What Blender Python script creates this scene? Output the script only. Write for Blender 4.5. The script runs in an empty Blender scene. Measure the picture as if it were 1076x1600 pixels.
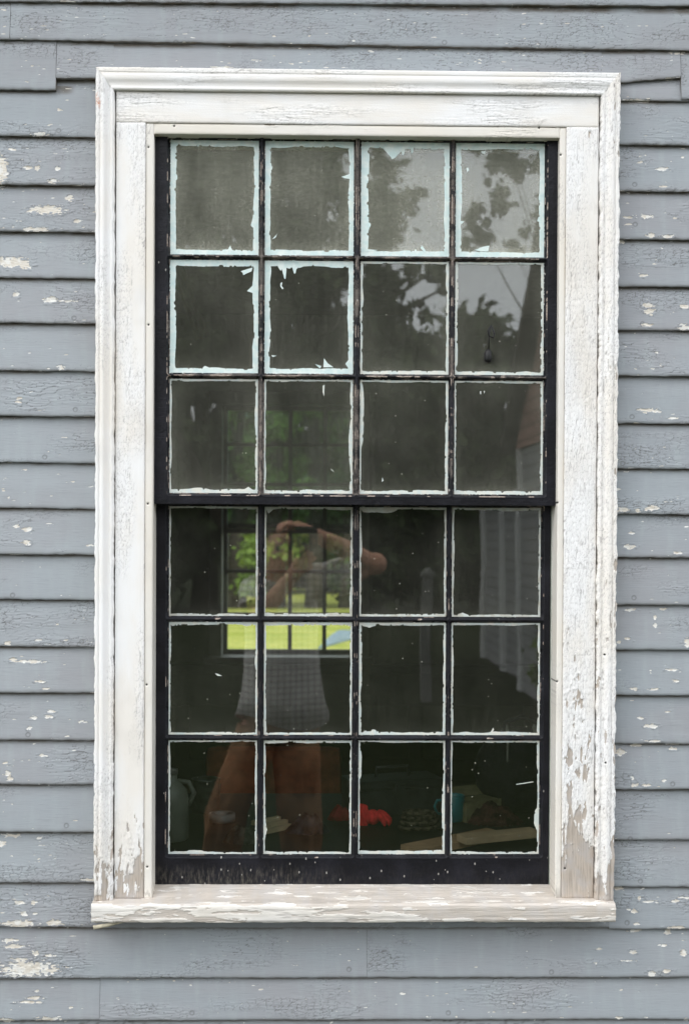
import bpy, bmesh, math, random
import numpy as np
from mathutils import Vector, Matrix
SC = bpy.context.scene
COL = SC.collection
# ------------------------------------------------------------------ camera
PW, PH, F, D = 1076, 1600, 2000.0, 2.6
EYE = 1.55
YAW, PITCH, ROLL, SHX, SHY = 0.0187120, -0.0115510, 0.0045750, -20.64, 68.33
fwd = np.array([math.sin(YAW)*math.cos(PITCH), math.cos(YAW)*math.cos(PITCH), math.sin(PITCH)])
rt = np.array([math.cos(YAW), -math.sin(YAW), 0.0]); up = np.cross(rt, fwd)
cr, sr = math.cos(ROLL), math.sin(ROLL)
rt, up = cr*rt+sr*up, -sr*rt+cr*up
cam_d = bpy.data.cameras.new('camera'); cam = bpy.data.objects.new('camera', cam_d); COL.objects.link(cam)
M3 = Matrix((rt, up, -fwd)).transposed()
cam.matrix_world = Matrix.Translation((0, -D, EYE)) @ M3.to_4x4()
cam_d.sensor_fit = 'VERTICAL'; cam_d.sensor_height = 36; cam_d.sensor_width = 36*PW/PH
cam_d.lens = F*36/PH; cam_d.shift_x = -SHX/PH; cam_d.shift_y = SHY/PH
cam_d.clip_start = 0.02; cam_d.clip_end = 600
cam_d.dof.use_dof = True; cam_d.dof.focus_distance = 2.62; cam_d.dof.aperture_fstop = 5.6
SC.camera = cam
def W(px, py, Y):
    """world point (x, z) of a photo pixel on the vertical plane at depth Y"""
    d = fwd + rt*((px-PW/2-SHX)/F) - up*((py-PH/2-SHY)/F)
    t = (D+Y)/d[1]
    return d[0]*t, EYE+d[2]*t
def P3(px, py, Y):
    x, z = W(px, py, Y); return Vector((x, Y, z))
def MR(px, py, dist):
    """point on the near side of the wall that the panes mirror at this pixel"""
    x, z = W(px, py, dist+0.14); return Vector((x, -dist, z))
# ------------------------------------------------------------------ light
wd = bpy.data.worlds.new("World"); SC.world = wd; wd.use_nodes = True
nt = wd.node_tree; nt.nodes.clear()
SUN_EL, SUN_AZ = math.radians(52), math.radians(205)
o_ = nt.nodes.new('ShaderNodeOutputWorld'); bg = nt.nodes.new('ShaderNodeBackground')
sky = nt.nodes.new('ShaderNodeTexSky'); sky.sky_type = 'NISHITA'; sky.sun_disc = False
sky.sun_elevation = SUN_EL; sky.sun_rotation = SUN_AZ; sky.dust_density = 3; sky.air_density = 1
hs = nt.nodes.new('ShaderNodeHueSaturation'); hs.inputs['Saturation'].default_value = 0.45
mx = nt.nodes.new('ShaderNodeMixRGB'); mx.inputs[0].default_value = 0.72; mx.inputs[2].default_value = (23.6, 24.4, 25.6, 1)
cl = nt.nodes.new('ShaderNodeTexNoise'); cl.inputs['Scale'].default_value = 2.2; cl.inputs['Detail'].default_value = 4
tc = nt.nodes.new('ShaderNodeTexCoord'); mr = nt.nodes.new('ShaderNodeMapRange')
mr.inputs[3].default_value = 0.85; mr.inputs[4].default_value = 1.15
nt.links.new(tc.outputs['Generated'], cl.inputs['Vector']); nt.links.new(cl.outputs[0], mr.inputs[0])
ml = nt.nodes.new('ShaderNodeVectorMath'); ml.operation = 'SCALE'
nt.links.new(sky.outputs[0], hs.inputs['Color']); nt.links.new(hs.outputs[0], mx.inputs[1])
nt.links.new(mx.outputs[0], ml.inputs[0]); nt.links.new(mr.outputs[0], ml.inputs['Scale'])
nt.links.new(ml.outputs[0], bg.inputs['Color']); bg.inputs['Strength'].default_value = 0.13
nt.links.new(bg.outputs[0], o_.inputs[0])
sun_d = bpy.data.lights.new('sun', 'SUN'); sun_d.energy = 0.6; sun_d.angle = math.radians(14); sun_d.color = (1, .965, .91)
sun = bpy.data.objects.new('sun', sun_d); COL.objects.link(sun)
sdir = Vector((-0.85, -0.55, 1.1)).normalized()
sun.rotation_euler = sdir.to_track_quat('Z', 'Y').to_euler()
sky.sun_elevation = math.asin(sdir.z); sky.sun_rotation = math.atan2(sdir.x, sdir.y)
SC.view_settings.view_transform = 'Standard'; SC.view_settings.look = 'None'
SC.view_settings.exposure = 0.0; SC.view_settings.gamma = 1; SC.view_settings.use_curve_mapping = False
SC.render.engine = 'CYCLES'
SC.cycles.max_bounces = 10; SC.cycles.diffuse_bounces = 5; SC.cycles.glossy_bounces = 4
SC.cycles.transparent_max_bounces = 16; SC.cycles.use_denoising = True
SC.cycles.sample_clamp_indirect = 6; SC.cycles.caustics_reflective = False; SC.cycles.caustics_refractive = False
# ------------------------------------------------------------------ noise
def _h(ix, iy, s):
    h = (ix.astype(np.int64)*374761393 + iy.astype(np.int64)*668265263 + s*2147483647+1013) & 0xffffffff
    h = ((h ^ (h >> 13))*1274126177) & 0xffffffff
    h = ((h ^ (h >> 16))*2246822519) & 0xffffffff
    return ((h ^ (h >> 15)) & 0xffffff)/float(0xffffff)
def vn(x, y, s=0):
    ix, iy = np.floor(x), np.floor(y); fx, fy = x-ix, y-iy
    fx = fx*fx*(3-2*fx); fy = fy*fy*(3-2*fy)
    a, b = _h(ix, iy, s), _h(ix+1, iy, s); c, d = _h(ix, iy+1, s), _h(ix+1, iy+1, s)
    return (a+(b-a)*fx)*(1-fy)+(c+(d-c)*fx)*fy
def fbm(x, y, s=0, o=4):
    r = 0; a = 0.5; t = 0
    for k in range(o):
        r = r+a*vn(x, y, s+k*17); t += a; a *= .55; x = x*2.03+3.1; y = y*2.03+1.7
    return r/t
def voro(x, y, s=0):
    ix, iy = np.floor(x), np.floor(y); f1 = np.full(x.shape, 9.); f2 = np.full(x.shape, 9.)
    for i in (-1, 0, 1):
        for j in (-1, 0, 1):
            cx = ix+i; cy = iy+j
            d = np.hypot(cx+.1+.8*_h(cx, cy, s)-x, cy+.1+.8*_h(cx, cy, s+5)-y)
            f2 = np.where(d < f1, f1, np.minimum(f2, d)); f1 = np.minimum(f1, d)
    return f1, f2
def sst(a, b, x):
    t = np.clip((x-a)/(b-a), 0, 1); return t*t*(3-2*t)
# ------------------------------------------------------------------ mesh helpers
def tag(o, label=None, cat=None, group=None, kind=None):
    if label: o['label'] = label
    if cat: o['category'] = cat
    if group: o['group'] = group
    if kind: o['kind'] = kind
    return o
def empty(name, loc, label, cat, group=None):
    o = bpy.data.objects.new(name, None); o.location = loc; o.empty_display_size = .1; COL.objects.link(o)
    return tag(o, label, cat, group)
def link(name, me, mat, parent=None, world=True):
    o = bpy.data.objects.new(name, me); COL.objects.link(o)
    if mat is not None: me.materials.clear(); me.materials.append(mat)
    if parent is not None:
        o.parent = parent
        if world:
            if parent.type == 'EMPTY': o.matrix_parent_inverse = Matrix.Translation(-parent.location)
    return o
def np_mesh(name, V, Q, att={}, smooth=True):
    me = bpy.data.meshes.new(name); nv, nq = len(V), len(Q)
    me.vertices.add(nv); me.vertices.foreach_set('co', np.ascontiguousarray(V, dtype=np.float32).ravel())
    k = Q.shape[1]
    me.loops.add(nq*k); me.loops.foreach_set('vertex_index', np.ascontiguousarray(Q, dtype=np.int32).ravel())
    me.polygons.add(nq); me.polygons.foreach_set('loop_start', np.arange(0, nq*k, k, dtype=np.int32))
    me.polygons.foreach_set('loop_total', np.full(nq, k, dtype=np.int32))
    me.polygons.foreach_set('use_smooth', np.full(nq, smooth, dtype=bool))
    for n, a in att.items():
        t = me.attributes.new(n, 'FLOAT', 'POINT'); t.data.foreach_set('value', np.ascontiguousarray(a, dtype=np.float32))
    me.update(); return me
class Grid:
    """collects weathered board surfaces (dense grids with solid edges) into one mesh"""
    def __init__(s, atts): s.V = []; s.Q = []; s.A = {a: [] for a in atts}; s.n = 0
    def push(s, V, Q, A):
        s.V.append(V); s.Q.append(Q+s.n); s.n += len(V)
        for k in s.A: s.A[k].append(A.get(k, np.zeros(len(V))))
    def add(s, X, Y, Z, A, keep=None, skirt=0.0, sdir=(0, 1, 0)):
        nj, ni = X.shape
        V = np.stack([X, Y, Z], -1).reshape(-1, 3); idx = np.arange(nj*ni).reshape(nj, ni)
        k = np.ones((nj-1, ni-1), bool) if keep is None else keep
        q = np.stack([idx[:-1, :-1], idx[:-1, 1:], idx[1:, 1:], idx[1:, :-1]], -1)[k]
        used = np.zeros(nj*ni, bool); used[q.ravel()] = True
        rm = np.cumsum(used)-1
        At = {n: a.reshape(-1) for n, a in A.items()}
        s.push(V[used], rm[q], {n: a[used] for n, a in At.items()})
        if skirt:
            kp = np.pad(k, 1); E = []
            c = kp[1:-1, 1:-1]
            E.append(np.stack([idx[:-1, :-1], idx[:-1, 1:]], -1)[c & ~kp[:-2, 1:-1]])
            E.append(np.stack([idx[1:, 1:], idx[1:, :-1]], -1)[c & ~kp[2:, 1:-1]])
            E.append(np.stack([idx[1:, :-1], idx[:-1, :-1]], -1)[c & ~kp[1:-1, :-2]])
            E.append(np.stack([idx[:-1, 1:], idx[1:, 1:]], -1)[c & ~kp[1:-1, 2:]])
            E = np.concatenate(E); m = len(E); a = V[E[:, 0]]; b = V[E[:, 1]]; off = np.array(sdir)*skirt
            VV = np.concatenate([a, b, b+off, a+off]); r = np.arange(m)
            QQ = np.stack([r+m, r, r+3*m, r+2*m], -1)
            AA = {n: np.concatenate([t[E[:, 0]], t[E[:, 1]], t[E[:, 1]], t[E[:, 0]]]) for n, t in At.items()}
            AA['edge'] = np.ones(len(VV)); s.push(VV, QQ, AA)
    def build(s, name, mat, parent, label=None):
        me = np_mesh(name, np.concatenate(s.V), np.concatenate(s.Q), {k: np.concatenate(v) for k, v in s.A.items()})
        o = link(name, me, mat, parent)
        if label: o['label'] = label
        return o
class MB:
    """small collector of boxes, tubes and lathes -> one mesh"""
    def __init__(s): s.v = []; s.f = []; s.sm = []
    def add(s, vs, fs, sm=False):
        n = len(s.v); s.v += [tuple(p) for p in vs]; s.f += [tuple(i+n for i in f) for f in fs]; s.sm += [sm]*len(fs); return s
    def box(s, a, b, M=None, bev=0.0):
        a, b = Vector(a), Vector(b)
        if bev:
            bm = bmesh.new(); bmesh.ops.create_cube(bm, size=1)
            for v in bm.verts: v.co = Vector([(a[i]+b[i])/2+v.co[i]*(b[i]-a[i]) for i in range(3)])
            bmesh.ops.bevel(bm, geom=bm.edges[:], offset=bev, segments=2, affect='EDGES', profile=.7)
            if M is not None: bm.transform(M)
            bm.verts.index_update()
            s.add([v.co.copy() for v in bm.verts], [[v.index for v in f.verts] for f in bm.faces]); bm.free(); return s
        c = [Vector((x, y, z)) for z in (a.z, b.z) for y in (a.y, b.y) for x in (a.x, b.x)]
        if M is not None: c = [M @ p for p in c]
        return s.add(c, [(0, 2, 3, 1), (4, 5, 7, 6), (0, 1, 5, 4), (2, 6, 7, 3), (0, 4, 6, 2), (1, 3, 7, 5)])
    def tube(s, pts, rad, n=10, flat=1.0, cap=True, upv=None):
        pts = [Vector(p) for p in pts]; R = rad if hasattr(rad, '__len__') else [rad]*len(pts)
        vs = []; u0 = Vector(upv) if upv else None
        for i, p in enumerate(pts):
            t = (pts[min(i+1, len(pts)-1)]-pts[max(i-1, 0)]).normalized()
            if u0 is None: u0 = Vector((0, 0, 1)) if abs(t.z) < .9 else Vector((1, 0, 0))
            a = (u0-t*u0.dot(t)).normalized(); b = t.cross(a); u0 = a
            for k in range(n):
                an = 2*math.pi*k/n; vs.append(p+a*math.cos(an)*R[i]+b*math.sin(an)*R[i]*flat)
        fs = [(i*n+k, i*n+(k+1) % n, (i+1)*n+(k+1) % n, (i+1)*n+k) for i in range(len(pts)-1) for k in range(n)]
        if cap:
            fs.append(tuple(range(n))[::-1]); fs.append(tuple((len(pts)-1)*n+k for k in range(n)))
        return s.add(vs, fs, True)
    def lathe(s, prof, n=24, M=None):
        vs = []
        for r, z in prof:
            for k in range(n):
                a = 2*math.pi*k/n; p = Vector((r*math.cos(a), r*math.sin(a), z)); vs.append(M @ p if M is not None else p)
        fs = [(i*n+k, i*n+(k+1) % n, (i+1)*n+(k+1) % n, (i+1)*n+k) for i in range(len(prof)-1) for k in range(n)]
        return s.add(vs, fs, True)
    def ball(s, c, r, n=16, M=None):
        c = Vector(c); r = Vector(r) if hasattr(r, '__len__') else Vector((r, r, r)); vs = []; m = n//2
        for i in range(m+1):
            th = math.pi*i/m
            for k in range(n):
                a = 2*math.pi*k/n; p = Vector((r.x*math.sin(th)*math.cos(a), r.y*math.sin(th)*math.sin(a), r.z*math.cos(th)))
                vs.append(c+(M @ p if M is not None else p))
        fs = [(i*n+k, (i+1)*n+k, (i+1)*n+(k+1) % n, i*n+(k+1) % n) for i in range(m) for k in range(n)]
        return s.add(vs, fs, True)
    def mesh(s, name):
        me = bpy.data.meshes.new(name); me.from_pydata(s.v, [], s.f); me.polygons.foreach_set('use_smooth', s.sm)
        bm = bmesh.new(); bm.from_mesh(me); bmesh.ops.remove_doubles(bm, verts=bm.verts, dist=1e-6); bmesh.ops.recalc_face_normals(bm, faces=bm.faces); bm.to_mesh(me); bm.free()
        me.update(); return me
    def build(s, name, mat, parent=None): return link(name, s.mesh(name), mat, parent)
# ------------------------------------------------------------------ materials
class Mat:
    def __init__(s, name, rough=.6, spec=.4):
        s.m = bpy.data.materials.new(name); s.m.use_nodes = True; s.t = s.m.node_tree; s.N = s.t.nodes
        s.p = s.N['Principled BSDF']; s.out = s.N['Material Output']
        s.p.inputs['Roughness'].default_value = rough; s.p.inputs['Specular IOR Level'].default_value = spec
    def n(s, typ, ins={}, **kw):
        x = s.N.new(typ)
        for k, v in kw.items(): setattr(x, k, v)
        for k, v in ins.items(): s.put(x.inputs[k], v)
        return x
    def put(s, sock, v):
        if isinstance(v, bpy.types.NodeSocket): s.t.links.new(v, sock)
        elif isinstance(v, bpy.types.Node): s.t.links.new(v.outputs[0], sock)
        else: sock.default_value = (tuple(v)+(1,) if hasattr(v, '__len__') and len(v) == 3 and sock.type == 'RGBA' else v)
    def att(s, name): return s.n('ShaderNodeAttribute', attribute_name=name).outputs['Fac']
    def pos(s, sc=(1, 1, 1), obj=True):
        c = s.n('ShaderNodeTexCoord').outputs['Object' if obj else 'Generated']
        return s.n('ShaderNodeMapping', {'Vector': c, 'Scale': sc}).outputs[0]
    def noise(s, v, scale=1, det=4, rough=.55, dist=0):
        return s.n('ShaderNodeTexNoise', {'Vector': v, 'Scale': scale, 'Detail': det, 'Roughness': rough, 'Distortion': dist}).outputs[0]
    def math(s, op, a, b=0.0, c=0.0, clamp=False):
        x = s.n('ShaderNodeMath', operation=op, use_clamp=clamp); s.put(x.inputs[0], a); s.put(x.inputs[1], b); s.put(x.inputs[2], c); return x.outputs[0]
    def step(s, v, a, b, lo=0.0, hi=1.0):
        return s.n('ShaderNodeMapRange', {'Value': v, 'From Min': a, 'From Max': b, 'To Min': lo, 'To Max': hi}, interpolation_type='SMOOTHSTEP').outputs[0]
    def mix(s, f, a, b):
        x = s.n('ShaderNodeMixRGB'); s.put(x.inputs[0], f); s.put(x.inputs[1], a); s.put(x.inputs[2], b); return x.outputs[0]
    def bump(s, h, dist=.001, st=1.0, nrm=None):
        ins = {'Height': h, 'Distance': dist, 'Strength': st}
        if nrm is not None: ins['Normal'] = nrm
        return s.n('ShaderNodeBump', ins).outputs[0]
    def set(s, **k):
        for a, v in k.items(): s.put(s.p.inputs[a.replace('_', ' ')], v)
        return s
def plain(name, col, rough=.6, spec=.4, var=.15, scale=20, bump=.0005, det=4, col2=None):
    m = Mat(name, rough, spec); f = m.noise(m.pos(), scale, det)
    c2 = col2 or tuple(c*(1-var*2) for c in col)
    m.set(Base_Color=m.mix(m.step(f, .3, .7), c2, col), Normal=m.bump(m.noise(m.pos(), scale*4, 3), bump))
    return m.m

# clapboard paint: grey coat, pale primer and bare wood where it has flaked away
def siding_mat():
    m = Mat('grey_house_paint', .62, .3)
    fine = m.noise(m.pos((1, 1, 1)), 420, 3); grain = m.noise(m.pos((9, 1, 130)), 3, 5, .6)
    big = m.noise(m.pos((1, 1, 2.2)), 2.6, 5); streak = m.noise(m.pos((14, 1, 3)), 3, 4)
    peel = m.math('ADD', m.att('peel'), m.math('MULTIPLY', m.math('SUBTRACT', fine, .5), .22))
    f = m.step(peel, -.02, .03)
    tone = m.att('tone')
    g = m.mix(tone, (.292, .321, .343), (.350, .378, .397))
    g = m.mix(m.step(big, .35, .68, 0, .8), g, (.308, .312, .326))
    g = m.mix(m.step(streak, .45, .75, 0, .35), g, (.37, .41, .42))
    g = m.mix(m.step(grain, .5, .72, 0, .22), g, (.20, .21, .215))
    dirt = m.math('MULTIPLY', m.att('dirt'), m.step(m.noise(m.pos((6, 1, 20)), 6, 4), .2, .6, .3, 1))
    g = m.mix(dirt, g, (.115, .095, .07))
    g = m.mix(m.math('MULTIPLY', m.att('crk'), .75), g, (.09, .085, .08))
    wood = m.mix(m.step(m.noise(m.pos((20, 1, 260)), 3, 4), .35, .7), (.72, .69, .62), (.50, .44, .36))
    wood = m.mix(m.step(m.noise(m.pos(), 60, 2), .45, .6, 0, .7), wood, (.74, .74, .71))
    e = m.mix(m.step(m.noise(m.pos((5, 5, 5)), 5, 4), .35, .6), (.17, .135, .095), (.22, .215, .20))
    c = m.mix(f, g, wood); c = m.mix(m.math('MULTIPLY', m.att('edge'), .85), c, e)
    b1 = m.bump(m.math('ADD', m.math('MULTIPLY', grain, .7), m.math('MULTIPLY', fine, .12)), .0007, .8)
    m.set(Base_Color=c, Normal=b1, Roughness=m.step(fine, .2, .8, .5, .72)); return m.m
def white_mat(name, horiz=False, cream=0.0, pale=0.0):
    m = Mat(name, .5, .35); s1 = (200, 1, 9) if not horiz else (9, 1, 200)
    fine = m.noise(m.pos(), 420, 3); grain = m.noise(m.pos(s1), 2, 5, .6)
    big = m.noise(m.pos((3, 1, 1) if not horiz else (1, 1, 3)), 4, 5)
    peel = m.math('ADD', m.att('peel'), m.math('MULTIPLY', m.math('SUBTRACT', fine, .5), .2))
    f = m.step(peel, -.02, .03)
    wht = m.mix(m.step(big, .35, .65), (.86, .855, .845), (.83, .79, .73))
    if cream: wht = m.mix(cream, wht, (.72, .66, .55))
    wht = m.mix(m.math('MULTIPLY', m.att('crk'), .62), wht, (.30, .28, .27))
    wht = m.mix(m.math('MULTIPLY', m.att('dirt'), .8), wht, (.36, .33, .29))
    wood = m.mix(m.step(grain, .35, .7), (.54, .47, .40), (.36, .31, .26))
    wood = m.mix(m.step(m.noise(m.pos((4, 1, 4)), 8, 4), .4, .7, 0, .8), wood, (.47, .44, .42))
    if pale: wood = m.mix(pale, wood, (.70, .66, .60))
    c = m.mix(f, wht, wood); c = m.mix(m.step(m.att('hole'), .3, .7), c, (.02, .018, .015))
    c = m.mix(m.math('MULTIPLY', m.att('rust'), m.step(fine, .3, .6)), c, (.62, .25, .12))
    m.set(Base_Color=c, Normal=m.bump(m.math('ADD', m.math('MULTIPLY', grain, .55), m.math('MULTIPLY', fine, .3)), .0009, .9)); return m.m
def sash_mat():
    m = Mat('black_sash_paint', .5, .25); fine = m.noise(m.pos(), 380, 3); gr = m.noise(m.pos((160, 1, 8)), 2, 5); gh = m.noise(m.pos((8, 1, 160)), 2, 5)
    wear = m.math('ADD', m.att('wear'), m.math('MULTIPLY', m.math('SUBTRACT', fine, .5), .8))
    chip = m.math('ADD', m.att('chip'), m.math('MULTIPLY', m.math('SUBTRACT', fine, .5), .35))
    blk = m.mix(m.step(m.noise(m.pos(), 14, 5), .35, .7), (.005, .005, .007), (.013, .013, .018))
    c = m.mix(m.step(wear, .35, .8), blk, m.mix(gh, (.10, .085, .075), (.20, .175, .155)))
    c = m.mix(m.step(chip, .48, .56), c, m.mix(m.step(fine, .4, .6), (.46, .40, .35), (.22, .16, .13)))
    sp = m.n('ShaderNodeTexVoronoi', {'Vector': m.pos((1, 0, .6)), 'Scale': 210}); rnd = m.n('ShaderNodeSeparateColor', {'Color': sp.outputs['Color']})
    dot = m.math('MULTIPLY', m.math('LESS_THAN', sp.outputs['Distance'], .33), m.math('LESS_THAN', rnd.outputs[0], m.att('spk')))
    c = m.mix(m.math('MULTIPLY', dot, .55), c, (.5, .48, .44))
    dr = m.math('MULTIPLY', m.att('dust'), m.step(m.noise(m.pos((170, 1, 40)), 1, 5, .7), .42, .75))
    c = m.mix(m.math('MULTIPLY', dr, .32), c, (.30, .27, .22))
    m.set(Base_Color=c, Roughness=m.step(wear, .2, .8, .45, .8), Normal=m.bump(m.math('ADD', fine, m.math('ADD', gr, gh)), .0006, .7)); return m.m
def glass_mat(name, dust=.03, rough=.012, spk=.02):
    m = Mat(name); m.N.remove(m.p)
    lw = m.n('ShaderNodeLayerWeight', {'Blend': .5}); fr = m.math('ADD', m.math('MULTIPLY', m.math('POWER', lw.outputs['Facing'], 5.0), .95), .063)
    oi = m.n('ShaderNodeObjectInfo'); off = m.n('ShaderNodeVectorMath', {0: m.pos(), 1: oi.outputs['Location']}, operation='ADD').outputs[0]
    def P(sc): return m.n('ShaderNodeMapping', {'Vector': off, 'Scale': sc}).outputs[0]
    geo = m.n('ShaderNodeNewGeometry')
    glossy = m.n('ShaderNodeBsdfGlossy', {'Roughness': rough, 'Color': (1, 1, 1, 1)})
    tr = m.n('ShaderNodeBsdfTransparent', {'Color': (.93, .96, .94, 1)})
    mix1 = m.n('ShaderNodeMixShader', {0: fr, 1: tr, 2: glossy})
    df = m.n('ShaderNodeBsdfDiffuse', {'Color': (.60, .60, .49, 1)})
    cloud = m.step(m.noise(P((1, 1, .8)), 7, 5), .3, .75, .7, 1.35)
    strk = m.step(m.noise(P((130, 1, 7)), 1, 4), .3, .7, .92, 1.1)
    strk2 = m.step(m.noise(P((60, 1, 160)), 3, 3), .35, .7, .7, 1.3)
    d0 = m.math('MULTIPLY', m.math('MULTIPLY', cloud, m.math('MULTIPLY', strk, strk2)), m.math('MULTIPLY', m.att('dust'), dust))
    v = m.n('ShaderNodeTexVoronoi', {'Vector': P((1, 0, 1)), 'Scale': 150, 'Randomness': 1}); c = m.n('ShaderNodeSeparateColor', {'Color': v.outputs['Color']})
    dot = m.math('MULTIPLY', m.math('LESS_THAN', v.outputs['Distance'], m.math('MULTIPLY', m.math('MULTIPLY', c.outputs[1], c.outputs[1]), .17)), m.math('LESS_THAN', c.outputs[0], spk))
    fac = m.math('MAXIMUM', d0, m.math('MULTIPLY', dot, .65))
    fac = m.math('MULTIPLY', fac, m.math('SUBTRACT', 1.0, geo.outputs['Backfacing']))
    mix2 = m.n('ShaderNodeMixShader', {0: fac, 1: mix1, 2: df})
    m.t.links.new(mix2.outputs[0], m.out.inputs[0]); return m.m
def edge_paint_mat(name, a, b):
    m = Mat(name, .45, .4); f = m.noise(m.pos((1, 1, 1)), 60, 5)
    m.set(Base_Color=m.mix(m.step(f, .35, .65), a, b), Normal=m.bump(m.noise(m.pos(), 300, 3), .0006)); return m.m
M_SIDE = siding_mat(); M_WHV = white_mat('white_casing_paint'); M_WHH = white_mat('white_head_paint', True)
M_STOPV = white_mat('cream_stop_paint', False, .45); M_STOPH = white_mat('cream_head_stop_paint', True, .5)
M_SASH = sash_mat()
M_GU = glass_mat('dusty_old_glass', .062, .012, .035); M_GL = glass_mat('old_glass', .020, .010, .065); M_GF = glass_mat('far_window_glass', .012, .01, 0.0); M_GD = glass_mat('grimy_far_glass', .02, .01, 0.0)
M_GD.node_tree.nodes['Transparent BSDF'].inputs[0].default_value = (.22, .32, .31, 1)
M_MINT = edge_paint_mat('pale_mint_edge_paint', (.60, .74, .72), (.74, .82, .78))
M_MINTW = edge_paint_mat('pale_white_edge_paint', (.62, .69, .66), (.72, .72, .64))
M_CREAMP = edge_paint_mat('cream_edge_paint', (.50, .49, .42), (.60, .64, .60))
# ------------------------------------------------------------------ the house front
YS = 0.020        # face of a clapboard at its lower edge
house = empty('clapboard_house', (0, 2.7, 0), 'old wooden house with weathered grey clapboard siding flaking to pale primer around the window', 'house')
FL = [(3,265,9,24),(63,210,14,3),(45,262,9,3),(58,262,5,4),(90,263,6,3.5),(83,283,8,3),(20,232,8,2),(72,327,28,7),(107,308,7,5),(122,345,6,3),(55,358,22,3),(20,410,27,9),(40,415,8,5),
(25,459,6,5),(78,468,11,5),(105,470,14,1.6),(95,574,6,4),(30,622,5,2),(28,628,6,2),(14,777,4,2),(25,822,5,3),(42,827,8,4),(43,848,7,4),(140,852,7,2),(12,1005,6,3),(20,1031,7,3),
(45,1034,24,3),(62,1065,8,2),(72,1076,7,2),(80,1112,6,3),(52,1122,6,3),(74,1120,8,3),(127,1128,7,2),(46,1138,5,2.5),(66,1181,8,2.5),(10,1193,6,2),(12,1208,5,4),(16,1217,5,4),
(3,1320,6,5),(18,1307,14,3),(60,1311,4,2),(33,1411,9,3),(53,1411,5,3),(38,1428,6,3.5),(54,1428,4,2),(35,1443,26,5),(85,1442,13,5),(12,1471,14,3),(25,1480,20,3),(55,1490,5,4),
(78,1494,10,2),(30,1500,12,3),(45,1514,45,12),(57,1550,4,2.5),(54,1561,13,3),(45,1567,18,2),(10,1595,12,4),(78,1593,22,4),(110,1575,4,2),(60,1000,6,2),(140,1375,14,2),(150,1306,6,3),
(1034,263,10,3),(1000,252,5,2),(1068,244,3,2),(1037,291,9,2),(1008,337,15,3),(978,339,9,2),(982,350,6,2),(1055,340,3,2),(1016,368,7,3.5),(1043,369,10,2.5),(972,376,8,3),(1004,430,8,3),
(1014,476,9,4),(1016,486,8,5),(1011,508,10,2.5),(1068,511,10,5),(1070,478,6,4),(1027,550,3,2),(1011,641,14,3.5),(1025,643,8,2),(1050,653,8,2),(965,764,4,3),(972,796,10,4.5),
(996,797,5,3),(1017,794,10,4.5),(986,833,6,2.5),(982,854,11,4),(1060,864,8,2),(987,953,10,2.5),(1037,952,7,2),(1024,963,3,5),(1024,978,3,4),(980,998,5,2),(967,1004,4,2.5),
(1073,1005,5,8),(988,1077,8,2.5),(1022,1077,10,1.6),(1055,1064,5,2.5),(1050,1047,10,2),(1017,1135,12,3.5),(1001,1123,6,2),(1021,1158,12,2.5),(1044,1113,5,1.5),(970,1177,8,5),
(995,1165,12,2.5),(1053,1171,7,3),(991,1227,7,3.5),(1010,1227,8,2.5),(1037,1219,5,2.5),(967,1390,10,3),(999,1405,3,4),(1017,1410,14,2),(1055,1409,8,2.5),(1070,1404,9,1.5),
(991,1424,6,3.5),(982,1422,4,2),(993,1444,6,2.5),(1055,1449,14,2),(993,1456,10,3),(1044,1458,6,3.5),(1037,1478,8,2),(988,1488,6,3.5),(1068,1490,5,5),(1016,1521,8,4.5),
(1041,1518,6,3),(982,1502,12,1.3),(967,1590,7,2.5),(936,1484,5,1.5),(1010,1590,4,2),(1000,156,22,1.8),(1045,122,8,1.6),(1060,81,12,2),(345,104,20,1.5),(560,1365,0,0)]
FLW = np.array([W(a, b, YS)+(c*.00132, d*.00132) for a, b, c, d in FL if c > 0])
NAILS = [W(a, b, YS) for a, b in ((991, 288), (984, 1311), (1000, 1377), (979, 1442), (861, 1519), (992, 350), (1003, 506), (987, 651), (990, 934), (972, 724), (1050, 1225), (92, 204), (116, 497), (70, 714), (128, 1003), (104, 1290), (128, 1370), (20, 930), (44, 1148), (118, 640), (275, 66), (694, 66), (545, 1515), (300, 1583), (700, 1583))]
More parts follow.
